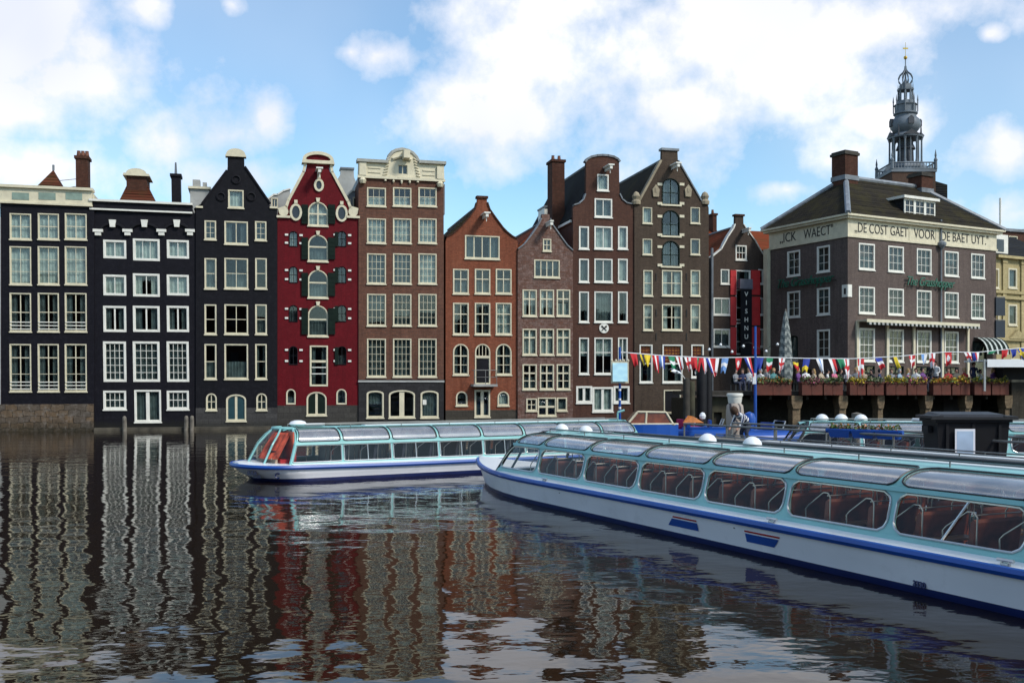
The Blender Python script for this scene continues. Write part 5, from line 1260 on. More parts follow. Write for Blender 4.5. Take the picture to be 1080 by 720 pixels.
# ------------------------------------------------------------------ small craft
def small_boat():
    p=pt(651,0,44); t=thing('saloon_boat','small blue saloon boat with varnished cabin and pale window frames below the dark house','boat',(p.x,p.y,0),R(4))
    Lb=2.55
    m=MB(); xs=[-.1,.15,.5,1.0,1.6,2.2,2.6]; hbm=[.05,.42,.62,.7,.68,.58,.4]
    vs=[]
    for x,b in zip(xs,hbm):
        vs+=[(x,-b*.7,-.2),(x,-b,.42),(x,-b,.98),(x,b,.98),(x,b,.42),(x,b*.7,-.2)]
    m.add(vs,[(i*6+k,i*6+k+1,(i+1)*6+k+1,(i+1)*6+k) for i in range(6) for k in range(5)]+[(0,1,2,3,4,5),tuple(36+k for k in range(6))[::-1]]); m.build('hull',M['blue'],t,smooth=False)
    m=MB(); 
    for i in range(6):
        pass
    m.add([(.35,-.5,.985),(2.35,-.5,.985),(2.05,-.42,1.5),(.8,-.42,1.52),(.35,.5,.985),(2.35,.5,.985),(2.05,.42,1.5),(.8,.42,1.52)],[(0,1,2,3),(4,5,6,7),(3,2,6,7),(0,3,7,4),(1,2,6,5)]); cb=m.build('cabin',M['varnish'],t)
    m=MB(); 
    for a,b in (((.35,-.51,1.0),(.8,-.43,1.52)),((.8,-.43,1.53),(2.05,-.43,1.51)),((2.05,-.43,1.51),(2.35,-.51,1.0)),((.35,-.51,1.0),(2.35,-.51,1.0)),((1.15,-.5,1.0),(1.2,-.43,1.52)),((2.35,-.51,1.0),(2.6,-.3,.99))): m.tube([a,b],.05,6)
    m.build('window_frame',M['cream'],cb)
    m=MB(); m.tube([(0,-.1,1.0),(0,-.1,1.5)],.04,6); m.tube([(.0,-.1,1.5),(.3,-.1,1.6)],.05,6); m.build('bow_fitting',M['teal'],t)
    return t
small_boat()
def pedal(px,D,lb,rz,c1=M['blue'],c2=M['blue']):
    p=pt(px,0,D); t=thing('pedal_boat',lb,'pedal boat',(p.x,p.y,0),rz,'blue pedal boats by the quay')
    m=MB()
    for s_ in (-1,1): m.tube([(-1.6,s_*.5,.55),(-1.3,s_*.5,.45),(0,s_*.5,.4),(1.2,s_*.5,.45),(1.6,s_*.5,.72)],[.08,.26,.3,.26,.08],10)
    m.build('float',c1,t,smooth=True)
    m=MB(); m.box(-1.1,1.0,-.55,.55,.6,.78); m.box(-.9,-.75,-.5,.5,.78,1.25); m.box(.1,.2,-.5,.5,.78,1.1); m.build('seat',c2,t)
    m=MB(); m.tube([(.6,-.45,.78),(.75,-.45,1.15),(.75,.45,1.15),(.6,.45,.78)],.03,6); m.build('handrail',M['steel'],t)
    return t
pedal(715,47,'blue pedal boat with a pink seat panel, furthest left by the quay',R(10),c2=M['magenta']); pedal(745,46,'plain blue pedal boat between its two sisters by the quay',R(-6)); pedal(806,43,'blue pedal boat right of the painted pillar',R(15))
p=pt(731,442,45); t=thing('life_vest_pile','orange life vests heaped on a blue pedal boat','life vests',(p.x,p.y,1.02)); m=MB(); m.add([(-.5,-.2,0),(.45,-.2,.0),(.3,.2,.05),(-.4,.2,0),(-.25,-.1,.32),(.0,0,.28)],[(3,2,1,0),(0,1,5,4),(1,2,5),(2,3,4,5),(3,0,4)]); m.build('vest',M['orange'],t); m=MB(); m.lathe([(.02,.12),(.12,.18),(.15,.3),(.1,.42),(.02,.46)],10,(.42,0)); m.build('float_ball',M['deckwhite'],t)

# ------------------------------------------------------------------ terrace on piers
def TP(px,off=0):   # point of terrace front edge
    D=60+(px-790)/276*2.0+off; return pt(px,0,D)
TZ=2.36
e0,e1=TP(742),TP(1066); ta=math.atan2(e1.y-e0.y,e1.x-e0.x); tl=(e1-e0).length
t=thing('terrace_deck','timber terrace deck on stone piers before the corner building','terrace',(e0.x,e0.y,0),ta)
m=MB(); m.box(0,tl,.25,6.5,TZ-.25,TZ); m.build('deck_slab',M['darkwood'],t)
m=MB(); m.box((TP(795)-e0).length,tl,3.4,3.8,-.6,TZ-.26); m.build('back_wall',B['quay'],t)
m=MB()
for k in range(14): x=(TP(795)-e0).length+k*1.15; m.box(x-.08,x+.08,.3,3.4,TZ-.5,TZ-.26)
m.build('joist',M['darkwood'],t)
piers=[(835,845),(884.5,893),(925.3,931.7),(975.5,982.5),(1017.5,1024.5),(1059.5,1066.5)]
P0=None
for k,(a,b) in enumerate(piers):
    pa,pb=TP(a,.1),TP(b,.1); w=(pb-pa).length/2; c=(pa+pb)/2
    t=thing('stone_pier','brown stone pier under the terrace edge, %s from the left'%('first','second','third','fourth','fifth','last')[k],'pier',(c.x,c.y,0),ta,'stone piers under the terrace')
    m=MB(); m.box(-w*.8,w*.8,.0,.7,-.6,1.30); m.build('shaft',B['pier'],t)
    m=MB(); m.prism([(-w*.8,1.31),(w*.8,1.31),(w*1.15,1.65),(w*1.15,2.09),(-w*1.15,2.09),(-w*1.15,1.65)],-.1,.75); m.build('corbel',B['pier'],t)
pls=[(797,834.5),(846,867.5),(869,889),(896.5,913),(914.5,932),(935,956),(957.5,977.5),(984.5,1003),(1004.5,1023),(1028,1045),(1046.5,1064)]
ords=['first','second','third','fourth','fifth','sixth','seventh','eighth','ninth','tenth','last']
M['pink']=plain('petal_pink',(.5,.12,.2),.6,.2,6); M['paleleaf']=plain('pale_leaf',(.20,.22,.12),.7,.3,5)
kinds=[('mixed green leaves',['leaf','leaf','paleleaf','orange']),('pale trailing leaves',['leaf','paleleaf','pink']),('green leaves',['leaf','leaf','paleleaf']),('yellow flowers',['leaf','yellow','yellow']),('grey green leaves',['leaf','paleleaf','paleleaf']),('bright yellow flowers',['yellow','leaf','yellow']),('yellow flowers and a pink bloom',['yellow','leaf','pink']),('orange and yellow flowers',['yellow','orange','leaf']),('dense yellow flowers',['yellow','yellow','orange','leaf']),('yellow and green plants',['yellow','leaf','leaf']),('sparse green plants',['leaf','paleleaf','yellow'])]
for k,((a,b),(kd,cols)) in enumerate(zip(pls,kinds)):
    pa,pb=TP(a,-.35),TP(b,-.35); w=(pb-pa).length; 
    t=thing('planter_box','%s planter from the left on the terrace edge, %s'%(ords[k],kd),'planter',(pa.x,pa.y,0),ta,'planters along the terrace edge')
    m=MB(); m.box(0,w,0,.5,2.12,2.88); m.box(-.03,w+.03,-.04,.54,2.80,2.91); m.box(w*.5-.03,w*.5+.03,-.02,0,2.14,2.80); m.build('box',M['planter'],t)
    m=MB(); n=int(w/.28)
    for i in range(n): 
        hgt=random.uniform(.10,.30); leafball(m,(w*(i+.5)/n,.12,2.90+hgt*.4),(.24,.34,hgt+.06),120,len(cols),.07)
    m.build('flowers',[M[c] for c in cols],t)
m=MB(); a=TP(796); 
# brick quay to the right, timber quay to the left
q0,q1=TP(1067),TP(1180); t=thing('quay_wall','brown brick quay wall at the right end of the terrace','quay wall',(q0.x,q0.y,0),ta); m=MB(); m.box(0,(q1-q0).length,0,6,-.6,2.9); m.build('masonry',B['quay'],t); m=MB(); m.box(-.05,(q1-q0).length,-.06,.5,2.9,3.05); m.build('capstone',M['stone'],t)
q0,q1=pt(747,0,60.5),TP(798,.8); t=thing('quay_wall','mossy dark timber and brick quay between umber house and terrace','quay wall',(q0.x,q0.y,0),math.atan2(q1.y-q0.y,q1.x-q0.x)); ql=(q1-q0).length
mossy=plain('mossy_timber',(.045,.042,.022),.85,.4,1.2,bump=.02)
m=MB(); m.box(0,ql,.3,8,-.6,1.9); m.build('masonry',B['quay'],t); m=MB(); m.box(0,ql,0,.3,1.1,2.0); m.build('capping_beam',mossy,t)
m=MB(); 
for k in range(4): m.box(ql*(k+.3)/4-.12,ql*(k+.3)/4+.12,.02,.28,-.6,1.1)
m.build('timber_post',mossy,t)
for k,(px,r,zt,mt,D,lb) in enumerate(((724,.20,3.1,M['darkwood'],57,'tall brown timber mooring pile left of the black piles'),(729,.22,2.9,mossy,57.5,'mossy timber mooring pile beside the brown pile'),(740,.30,4.4,M['binblack'],58,'tall thick black mooring pile by the quay corner'),(746.5,.26,4.0,M['binblack'],58.6,'slimmer black mooring pile right of the tallest one'),(871,.0,0,M['wood'],30,''))):
    if r==0: continue
    p=pt(px,0,D); m=MB(); m.lathe([(r,-.6),(r,zt-.3),(r*.85,zt),(.02,zt+.02)],12); o=m.build('mooring_pile',mt,None,smooth=True,loc=(p.x,p.y,0)); tag(o,lb,'mooring pile','mooring piles near the quay')
p=pt(903.5,0,36); m=MB(); m.lathe([(.11,-.6),(.11,1.45),(.17,1.47),(.18,1.66),(.02,1.7)],12); o=m.build('mooring_pile',M['wood'],None,smooth=True,loc=(p.x,p.y,0)); tag(o,'pale capped mooring pile behind the white roof domes','mooring pile','mooring piles near the quay')

# terrace furniture
p=pt(828.5,0,63); t=thing('closed_parasol','tall closed parasol with pale and dark chevron stripes on the terrace','parasol',(p.x,p.y,TZ))
m=MB(); n=16; prof=[(.36,.75),(.40,1.2),(.38,2.0),(.33,2.8),(.27,3.5),(.18,4.2),(.10,4.75),(.03,5.0)]
K=36
for i in range(K):
    z0,z1_=.7+4.3*i/K,.7+4.3*(i+1)/K
    def rr(z):
        for (a,b),(c,d) in zip(prof,prof[1:]):
            if b<=z<=d: return a+(c-a)*(z-b)/(d-b)
        return prof[0][0] if z<prof[0][1] else prof[-1][0]
    for k in range(n):
        m.cur=1 if ((i+ (k%4 if k%4<3 else 1))//2)%2 else 0
        q0,q1=2*math.pi*k/n,2*math.pi*(k+1)/n; f=lambda q,z,k_:( rr(z)*(1+.12*(k_%2))*math.cos(q),rr(z)*(1+.12*(k_%2))*math.sin(q),z)
        m.add([f(q0,z0,k),f(q1,z0,k+1),f(q1,z1_,k+1),f(q0,z1_,k)],[(0,1,2,3)])
m.build('canopy',[plain('parasol_pale',(.26,.28,.26),.9),plain('parasol_dark',(.10,.12,.12),.9)],t); m=MB(); m.tube([(0,0,0),(0,0,5.1)],.05,8); m.lathe([(.4,0),(.4,.1),(.1,.14)],12); m.build('pole',M['wood'],t)
p=pt(1041.5,0,60.5); t=thing('white_awning','white flat fronted awning on a post at the right edge of the terrace','awning',(p.x,p.y,0),ta)
z0=2.6+(408-387)/F*60.5; z1_=2.6+(408-378.7)/F*60.5
m=MB(); m.box(0,5.5,0,.06,z0,z1_); m.box(0,5.5,.06,2.5,z1_-.12,z1_-.04); m.build('canopy',M['deckwhite'],t); m=MB()
for x in (-.1,2.6,5.3): m=MB(); m.box(x-.06,x+.06,.1,.2,TZ,z1_-.0); m.build('post',M['alu'],t)
p=pt(1072,0,63); t=thing('black_van_roof','dark covered bar counter under the white awning','bar counter',(p.x,p.y,TZ),ta); m=MB(); m.box(-1.2,1.6,-.5,.5,0,1.6); m.add([(-1.3,-.6,1.6),(1.7,-.6,1.6),(1.7,.6,1.6),(-1.3,.6,1.6),(-1,-.3,1.85),(1.4,-.3,1.85),(1.4,.3,1.85),(-1,.3,1.85)],[(0,3,2,1),(4,5,6,7),(0,1,5,4),(1,2,6,5),(2,3,7,6),(3,0,4,7)]); m.build('counter',M['binblack'],t); t.name='bar_counter'

# ------------------------------------------------------------------ people
def skin_body(joints,edges,root=0,sub=1):
    me=bpy.data.meshes.new('body'); me.from_pydata([j[:3] for j in joints],edges,[]); o=bpy.data.objects.new('tmp',me); COL.objects.link(o)
    sk=o.modifiers.new('s','SKIN'); sk.use_smooth_shade=True
    for i,j in enumerate(joints):
        r=j[3] if isinstance(j[3],tuple) else (j[3],j[3]); me.skin_vertices[0].data[i].radius=r; me.skin_vertices[0].data[i].use_root=(i==root)
    ss=o.modifiers.new('u','SUBSURF'); ss.levels=sub; ss.render_levels=sub
    dg=bpy.context.evaluated_depsgraph_get(); r=bpy.data.meshes.new_from_object(o.evaluated_get(dg)); bpy.data.objects.remove(o); return r
SIT=[(0,0,.52,(.16,.13)),(0,.02,.72,(.14,.11)),(0,.03,.92,(.17,.11)),(0,.02,1.02,(.12,.09)),(0,.0,1.10,.055),(0,-.02,1.20,.095),(0,-.02,1.30,.09),
     (-.19,.02,.97,.06),(-.25,-.06,.76,.045),(-.15,-.28,.76,.035),(-.11,-.36,.78,.03),
     (.19,.02,.97,.06),(.25,-.06,.76,.045),(.15,-.28,.78,.035),(.11,-.36,.80,.03),
     (-.11,-.05,.50,.09),(-.13,-.45,.50,.07),(-.13,-.46,.08,.045),(-.13,-.58,.04,.04),(.11,-.05,.50,.09),(.13,-.45,.50,.07),(.13,-.46,.08,.045),(.13,-.58,.04,.04)]
SE=[(0,1),(1,2),(2,3),(3,4),(4,5),(5,6),(2,7),(7,8),(8,9),(9,10),(2,11),(11,12),(12,13),(13,14),(0,15),(15,16),(16,17),(17,18),(0,19),(19,20),(20,21),(21,22)]
sitm=skin_body(SIT,SE)
STAND=[(0,0,.95,(.16,.12)),(0,0,1.15,(.13,.1)),(0,0,1.36,(.18,.11)),(0,0,1.46,(.12,.08)),(0,0,1.53,.055),(0,-.02,1.62,.09),(0,-.02,1.72,.085),
  (-.2,0,1.42,.06),(-.25,.02,1.14,.045),(-.22,-.1,.9,.035),(-.21,-.14,.82,.03),(.2,0,1.42,.06),(.26,.0,1.15,.045),(.2,-.2,1.05,.035),(.16,-.28,1.05,.03),
  (-.1,0,.88,.09),(-.11,-.02,.5,.065),(-.11,.02,.08,.045),(-.12,-.12,.04,.04),(.1,0,.88,.09),(.11,.0,.5,.065),(.12,.03,.08,.045),(.13,-.1,.04,.04)]
stam=skin_body(STAND,SE)
hairc={'brown':(.06,.03,.015),'dark':(.012,.01,.01),'fair':(.35,.22,.09),'grey':(.3,.3,.3)}
shirtc={'white':(.7,.7,.68),'pale blue':(.30,.42,.52),'black':(.015,.015,.018),'red':(.38,.03,.03),'navy':(.02,.03,.09),'purple':(.14,.05,.2),'pink':(.6,.16,.25),'grey':(.22,.23,.24),'teal':(.08,.25,.25),'beige':(.45,.36,.25)}
for k_,v_ in list(hairc.items()): hairc[k_]=plain('hair_'+k_,v_,.8)
for k_,v_ in list(shirtc.items()): shirtc[k_]=plain('cloth_'+k_.replace(' ','_'),v_,.8)
M['jeans']=plain('dark_trousers',(.03,.035,.06),.85)
def person(px,D,shirt,hair,label,stand=False,rz=0,z=TZ,sc=1.0,group='guests on the terrace',striped=False):
    src=stam if stand else sitm; me=src.copy(); me.name='body'; zs_=1.50 if stand else 1.08; zl=.93 if stand else .58
    for m_ in (shirtc[shirt],M['skin'],M['jeans']): me.materials.append(m_)
    for p in me.polygons:
        c=p.center; p.use_smooth=True
        hand=(c.z<.87 and c.z>.78 and abs(c.x)>.17 and stand) or ((not stand) and c.y<-.25 and c.z>.66)
        p.material_index=1 if (c.z>zs_ or hand) else (2 if c.z<zl else 0)
    p=pt(px,0,D); t=thing('person',label,'person',(p.x,p.y,z),rz,group); t.scale=(sc,sc,sc)
    o=bpy.data.objects.new('body',me); COL.objects.link(o); o.parent=t
    hz=1.70 if stand else 1.28
    m=MB(); n=10
    for i in range(5):
        pass
    m.lathe([(.105,hz-.12),(.118,hz-.03),(.112,hz+.05),(.075,hz+.105),(.01,hz+.12)],n,(0,.012)); m.v=[(x,y if y>-.05 else -.05+(y+.05)*.3,zz+(.04 if y<-.04 and zz<hz-.05 else 0)) for x,y,zz in m.v]
    if hair=='fair': m.lathe([(.06,hz-.35),(.10,hz-.2),(.1,hz-.05)],8,(0,.06))
    m.build('hair',hairc[hair],t,smooth=True)
    # face: eyes, nose, mouth
    hy=-.105; m=MB(); 
    for sx in (-1,1): m.box(sx*.035-.012,sx*.035+.012,hy-.014,hy+.01,hz-.055,hz-.04)
    m.box(-.022,.022,hy-.012,hy+.01,hz-.135,hz-.127); m.build('eyes_and_mouth',M['chain'],t)
    m=MB(); m.add([(-.012,hy,hz-.10),(.012,hy,hz-.10),(0,hy-.03,hz-.10),(0,hy,hz-.05)],[(0,1,2),(0,2,3),(1,3,2),(0,3,1)]); m.build('nose',M['skin'],t)
    return t
ppl=[(776,'grey','dark'),(783,'navy','brown'),(790,'white','fair'),(802,'white','grey'),(808,'grey','dark'),(816,'teal','fair'),(822,'black','dark'),(842,'purple','fair'),(850,'white','brown'),(858,'beige','fair'),(866,'beige','brown'),(873,'white','dark'),(880,'pink','fair'),(887,'black','brown'),(894,'grey','grey'),(903,'grey','fair'),(910,'beige','fair'),(919,'black','dark'),(928,'navy','dark'),(940,'grey','brown'),(949,'pale blue','grey'),(958,'pale blue','fair'),(966,'white','brown'),(973,'purple','dark'),(981,'black','fair'),(987,'white','brown'),(1000,'red','brown'),(1009,'beige','dark'),(1017,'red','fair'),(1027,'navy','brown'),(1034,'white','dark'),(1048,'purple','fair'),(1056,'grey','dark'),(1064,'black','brown')]
def num(i): return ('first','second','third','fourth','fifth','sixth','seventh','eighth','ninth','tenth','eleventh','twelfth','thirteenth','fourteenth','fifteenth','sixteenth','seventeenth','eighteenth','nineteenth','twentieth','twenty first','twenty second','twenty third','twenty fourth','twenty fifth','twenty sixth','twenty seventh','twenty eighth','twenty ninth','thirtieth','thirty first','thirty second','thirty third','thirty fourth')[i]
chair_g=None
for i,(px,sh,ha) in enumerate(ppl):
    st=i in (24,25,29)
    D=61.3+(px-790)/276*2+random.choice((0,.0,1.3)); rz=R(random.uniform(-70,70))
    person(px,D,sh,ha,'%s terrace guest, %s top, %s hair, %s from the left'%('standing' if st else 'seated',sh,ha,num(i)),stand=st,rz=rz,sc=random.uniform(.95,1.05))
    if not st:
        p=pt(px,0,D); c,s2=math.cos(rz),math.sin(rz)
        if chair_g is None:
            t=thing('terrace_chair','dark wicker chair under the %s terrace guest from the left'%num(i),'chair',(p.x,p.y,TZ),rz,'dark chairs on the terrace')
            m=MB(); m.box(-.23,.23,-.25,.22,.38,.42); m.build('seat',M['darkwood'],t); m=MB(); m.box(-.23,.23,.19,.23,.42,.86); m.build('backrest',M['darkwood'],t)
            for x,y in ((-.2,-.22),(.2,-.22),(-.2,.2),(.2,.2)): m=MB(); m.box(x-.02,x+.02,y-.02,y+.02,0,.38); m.build('leg',M['galv'],t)
            chair_g=t
        else: dup(chair_g,(p.x,p.y,TZ),rz,'dark wicker chair under the %s terrace guest from the left'%num(i))
# menu stands / dark signs on facade behind guests, small parasol poles
# painted pillar and bending person in striped shirt
p=pt(775,0,36); t=thing('painted_pillar','thick beige painted pillar with swirled markings and a white flared cap','pillar',(p.x,p.y,0))
pm,nt,N,L,P=nodes('painted_plaster'); o_=objc(nt); wv=N.new('ShaderNodeTexWave'); wv.inputs['Scale'].default_value=1.1; wv.inputs['Distortion'].default_value=9; wv.inputs['Detail'].default_value=2; L.new(o_,wv.inputs[0])
L.new(mixc(nt,ramp(nt,wv.outputs['Fac'],.80,.95),(.36,.30,.25),(.06,.055,.06)),P.inputs['Base Color']); P.inputs['Roughness'].default_value=.7
m=MB(); m.lathe([(.26,-.6),(.27,.8),(.31,1.2),(.32,1.7),(.29,1.95),(.22,2.02)],16); m.build('shaft',pm,t,smooth=True)
m=MB(); m.lathe([(.22,2.02),(.24,2.08),(.26,2.26),(.29,2.28),(.29,2.36),(.25,2.38)],16); m.build('cap',M['white'],t,smooth=True)
BEND=[(0,0,.78,(.17,.14)),(0,-.14,.92,(.15,.13)),(0,-.30,1.02,(.18,.13)),(0,-.40,1.06,(.11,.09)),(0,-.46,1.10,.06),(0,-.54,1.16,.1),(0,-.60,1.22,.09),
 (-.2,-.32,1.0,.065),(-.24,-.42,.74,.05),(-.2,-.56,.58,.04),(-.19,-.62,.52,.035),(.2,-.32,1.0,.065),(.25,-.42,.74,.05),(.2,-.56,.58,.04),(.19,-.62,.52,.035),
 (-.11,.02,.74,.1),(-.13,-.14,.40,.075),(-.13,.06,.06,.05),(-.14,-.08,.03,.045),(.11,.02,.74,.1),(.13,-.14,.40,.075),(.13,.06,.06,.05),(.14,-.08,.03,.045)]
bm_=skin_body(BEND,SE,sub=2)
p=pt(787.5,0,34.5); t=thing('person','person bending forward in navy and white striped shirt, brown hair, beside the painted pillar','person',(p.x,p.y,.62),R(-62))
sm,nt,N,L,P=nodes('striped_jersey'); o_=objc(nt); sp=N.new('ShaderNodeSeparateXYZ'); L.new(o_,sp.inputs[0]); q=mathn(nt,'ADD',mathn(nt,'MULTIPLY',sp.outputs[1],-1),mathn(nt,'MULTIPLY',sp.outputs[2],.4)); q=mathn(nt,'FRACT',mathn(nt,'MULTIPLY',q,8.5)); q=mathn(nt,'GREATER_THAN',q,.5)
L.new(mixc(nt,q,(.02,.03,.08),(.75,.75,.75)),P.inputs['Base Color']); P.inputs['Roughness'].default_value=.8
me=bm_; me.name='body'
for mm_ in (sm,M['skin'],M['jeans']): me.materials.append(mm_)
for pp in me.polygons:
    c=pp.center; pp.use_smooth=True; pp.material_index=1 if (c.y<-.44 and c.z>1.02) or c.z<.62 and c.y<-.5 else (2 if c.z<.74 and c.y>-.3 else 0)
o=bpy.data.objects.new('body',me); COL.objects.link(o); o.parent=t
m=MB(); m.lathe([(.12,-.12),(.135,-.02),(.12,.07),(.07,.13),(.01,.14)],12); Mx=Matrix.Translation((0,-.55,1.20))@Matrix.Rotation(R(35),4,'X'); m.v=[tuple(Mx@Vector(v)) for v in m.v]; m.build('hair',hairc['brown'],t,smooth=True)
m=MB(); m.lathe([(.02,.0),(.2,.05),(.22,.25),(.16,.42),(.02,.48)],10,(0,.0)); Mx=Matrix.Translation((0.02,.1,.66)); m.v=[tuple(Mx@Vector(v)) for v in m.v]
m.build('waist_bag',M['blue'],t,smooth=True)
m=MB(); m.lathe([(.4,.1),(.46,.4),(.4,.75),(.1,.8)],12); o=m.build('fender_float',M['blue'],None,smooth=True,loc=pt(803,0,36.5).xy.to_3d()); tag(o,'round blue float beside the person in the striped shirt','float')

# ------------------------------------------------------------------ masts, mirror, bunting, gull
mp_=pt(653.7,0,45); t=thing('channel_mast','thin blue and white striped pole carrying a framed mirror','pole',(mp_.x,mp_.y,0))
m=MB(); zt=2.6+(408-366)/F*45; K=14
for k in range(K): m.cur=k%2 if k<9 else 0; m.tube([(0,0,-.6+(zt+.6)*k/K),(0,0,-.6+(zt+.6)*(k+1)/K)],.055,8)
m.build('pole',[M['blue'],M['blue']],t)
m=MB()
for y in (412,422,431): z=2.6+(408-y)/F*45; m.tube([(0,0,z),(0,0,z+.09)],.06,8)
m.build('white_band',M['deckwhite'],t)
z0,z1_=2.6+(408-404)/F*45,2.6+(408-381)/F*45
m=MB(); m.box(-.40,.38,-.16,-.1,z0,z1_); fm_=m.build('mirror_frame',M['cream'],t); m=MB(); m.box(-.34,.32,-.18,-.161,z0+.07,z1_-.07)
mm_,nt,N,L,P=nodes('mirror_glass'); P.inputs['Metallic'].default_value=1; P.inputs['Roughness'].default_value=.05; P.inputs['Base Color'].default_value=(.75,.8,.7,1); b=N.new('ShaderNodeBump'); b.inputs['Distance'].default_value=.02; L.new(noise(nt,objc(nt),2,1),b.inputs['Height']); L.new(b.outputs[0],P.inputs['Normal']); m.v=[(x,y+(z-z0)*.10-.09,z) for x,y,z in m.v]; m.build('mirror',mm_,fm_)
m=MB()
for x in (-.37,-.18,0,.16,.35): m.lathe([(.05,z1_),(.06,z1_+.04),(.01,z1_+.1)],6,(x,-.13))
m.build('finial',M['cream'],fm_)
mp2_=pt(796.6,0,51); t=thing('flag_mast','tall thin bright blue mast holding up the flag line before the terrace','mast',(mp2_.x,mp2_.y,0))
m=MB(); zt=2.6+(408-344)/F*51; m.tube([(0,0,-.6),(0,0,zt)],[.09,.06],8); m.build('pole',M['blue'],t); m=MB(); m.box(-.16,.02,-.12,-.02,2.75,3.3); m.build('white_plate',M['deckwhite'],t)
# bunting
C_={'r':(.50,.012,.018),'w':(.75,.75,.75),'b':(.015,.04,.30),'y':(.75,.55,.02),'g':(.01,.20,.09),'k':(.012,.012,.014),'m':(.42,.05,.16),'o':(.6,.18,.02),'l':(.15,.3,.6)}
FM={k:plain('flag_'+{'r':'red','w':'white','b':'blue','y':'yellow','g':'green','k':'black','m':'magenta','o':'orange','l':'sky'}[k],v,.75,.06) for k,v in C_.items()}
keys=list(FM); fmats=[FM[k] for k in keys]
cord=[(652,370.5,45.5),(663,372,48),(700,375,49),(750,377.3,50),(797,376.5,51),(850,377.8,52.5),(900,378.2,54),(950,375.5,55),(980,372.5,56),(1000,371,56.3),(1030,371.5,57),(1060,368.5,57.5),(1090,366,58)]
def cordp(px):
    for (a,ya,da),(b,yb,db) in zip(cord,cord[1:]):
        if a<=px<=b: f=(px-a)/(b-a); return pt(px,ya+(yb-ya)*f,da+(db-da)*f)
    return pt(*cord[-1])
bt=thing('bunting','line of small national flags strung between blue masts in front of the terrace','bunting',cordp(652)); bo=Vector(bt.location)
m=MB(); m.tube([cordp(652+438*i/80)-bo for i in range(81)],.022,5); m.build('cord',M['deckwhite'],bt)
def fl_design(d):
    def f(u,v):      # u along cord, v down
        if d[0]=='V': return d[1:][min(len(d)-2,int(u*(len(d)-1)))]
        if d[0]=='H': return d[1:][min(len(d)-2,int(v*(len(d)-1)))]
        if d[0]=='X': return d[2] if (abs(u-.4)<.13 or abs(v-.5)<.12) else d[1]
        if d[0]=='U': return 'w' if (abs(u-v)<.13 or abs(u+v-1)<.13 or abs(u-.5)<.2 or abs(v-.5)<.2) and not (abs(u-.5)<.09 or abs(v-.5)<.09) else ('r' if (abs(u-.5)<.1 or abs(v-.5)<.1) else d[1])
        if d[0]=='O': return d[2] if (u-.5)**2+(v-.5)**2<.06 else d[1]
        return d[1]
    return f
flags=[(668,'Sr',1),(675.5,'Vkyk',1),(683,'Sy',.9),(691,'Vrwr',1.3),(698,'Vlwb',1),(708,'Hgwg',1.1),(716,'VwrwW'[:4],1.1),(725,'Um',1.1),(731.5,'Sr',1),(736.5,'Vwgr',1.3),(742,'Vrw',1.2),(747.5,'Vbwr',1.4),(755,'Vrw',1.3),(765,'Hlwl',1.2),(779,'Orw',1),(788,'Vbwr',1.5),(802,'Sb',1.1),(812,'Hgwr',1.1),(825,'Um',1.1),(838,'Hkyr',1.0),(851,'Hbby',1.1),(864,'Vwlw',1.2),(877,'Vwr',1.25),(886,'Sg',.8),(892,'Ub',1.6),(908,'Xrw',1.6),(926,'Hbwr',1.0),(942,'Vky',1.1),(962,'Xrw',1.1),(975,'Vlw',.9),(983,'Um',1.3),(1000,'Orw',1.2),(1020,'Ub',.9),(1029,'Vbrw',.8),(1047,'Sg',.3),(1060,'Sr',.8),(1069,'Sb',.8),(1076,'Xby',1)]
for i,(px,d,sc) in enumerate(flags):
    if px>1085: continue
    a=cordp(px-3.6)-bo; b=cordp(px+3.6)-bo; des=fl_design(d); NU,NV=8,8; hgt=.60*sc; sk=random.uniform(-.15,.28); m=MB(); vs=[]; tap=random.uniform(.35,.75)
    ph=random.uniform(0,6)
    for v in range(NV+1):
        for u in range(NU+1):
            uu,vv=u/NU,v/NV; w=lerp(1,tap,vv); p=a.lerp(b,.5+(uu-.5)*w); p=p+Vector((sk*vv,-.10*math.sin(uu*5+ph+vv*2)*vv-.05*vv,-hgt*vv*(1-.12*math.cos(uu*6+ph)))); vs.append(p)
    m.v=[tuple(q) for q in vs]
    for v in range(NV):
        for u in range(NU): m.f.append([v*(NU+1)+u,v*(NU+1)+u+1,(v+1)*(NU+1)+u+1,(v+1)*(NU+1)+u]); m.mi.append(keys.index(des((u+.5)/NU,(v+.5)/NV)))
    m.build('flag',fmats,bt,smooth=True)
# gull
p=pt(712.5,392,40); g=thing('gull','white gull flying low in front of the orange blinds','gull',p,R(0))
gm=skin_body([(0,0,0,.085),(-.14,0,.02,.06),(.14,0,-.03,.05),(.3,0,-.05,(.05,.015)),(-.22,0,.03,.035),(-.29,0,.02,.01),(0,-.12,.07,(.06,.02)),(.03,-.32,.02,(.05,.012)),(.10,-.50,-.12,(.02,.008)),(0,.12,.07,(.06,.02)),(.03,.32,.02,(.05,.012)),(.10,.5,-.12,(.02,.008))],[(0,1),(0,2),(2,3),(1,4),(4,5),(0,6),(6,7),(7,8),(0,9),(9,10),(10,11)],sub=2)
gm.name='body'; 
for q in (M['deckwhite'],M['greyplaster'],M['yellow']): gm.materials.append(q)
for pp in gm.polygons: pp.use_smooth=True; pp.material_index=2 if pp.center.x<-.25 else (1 if abs(pp.center.y)>.3 else 0)
o=bpy.data.objects.new('body',gm); COL.objects.link(o); o.parent=g; g.rotation_euler=(R(20),R(0),R(35))
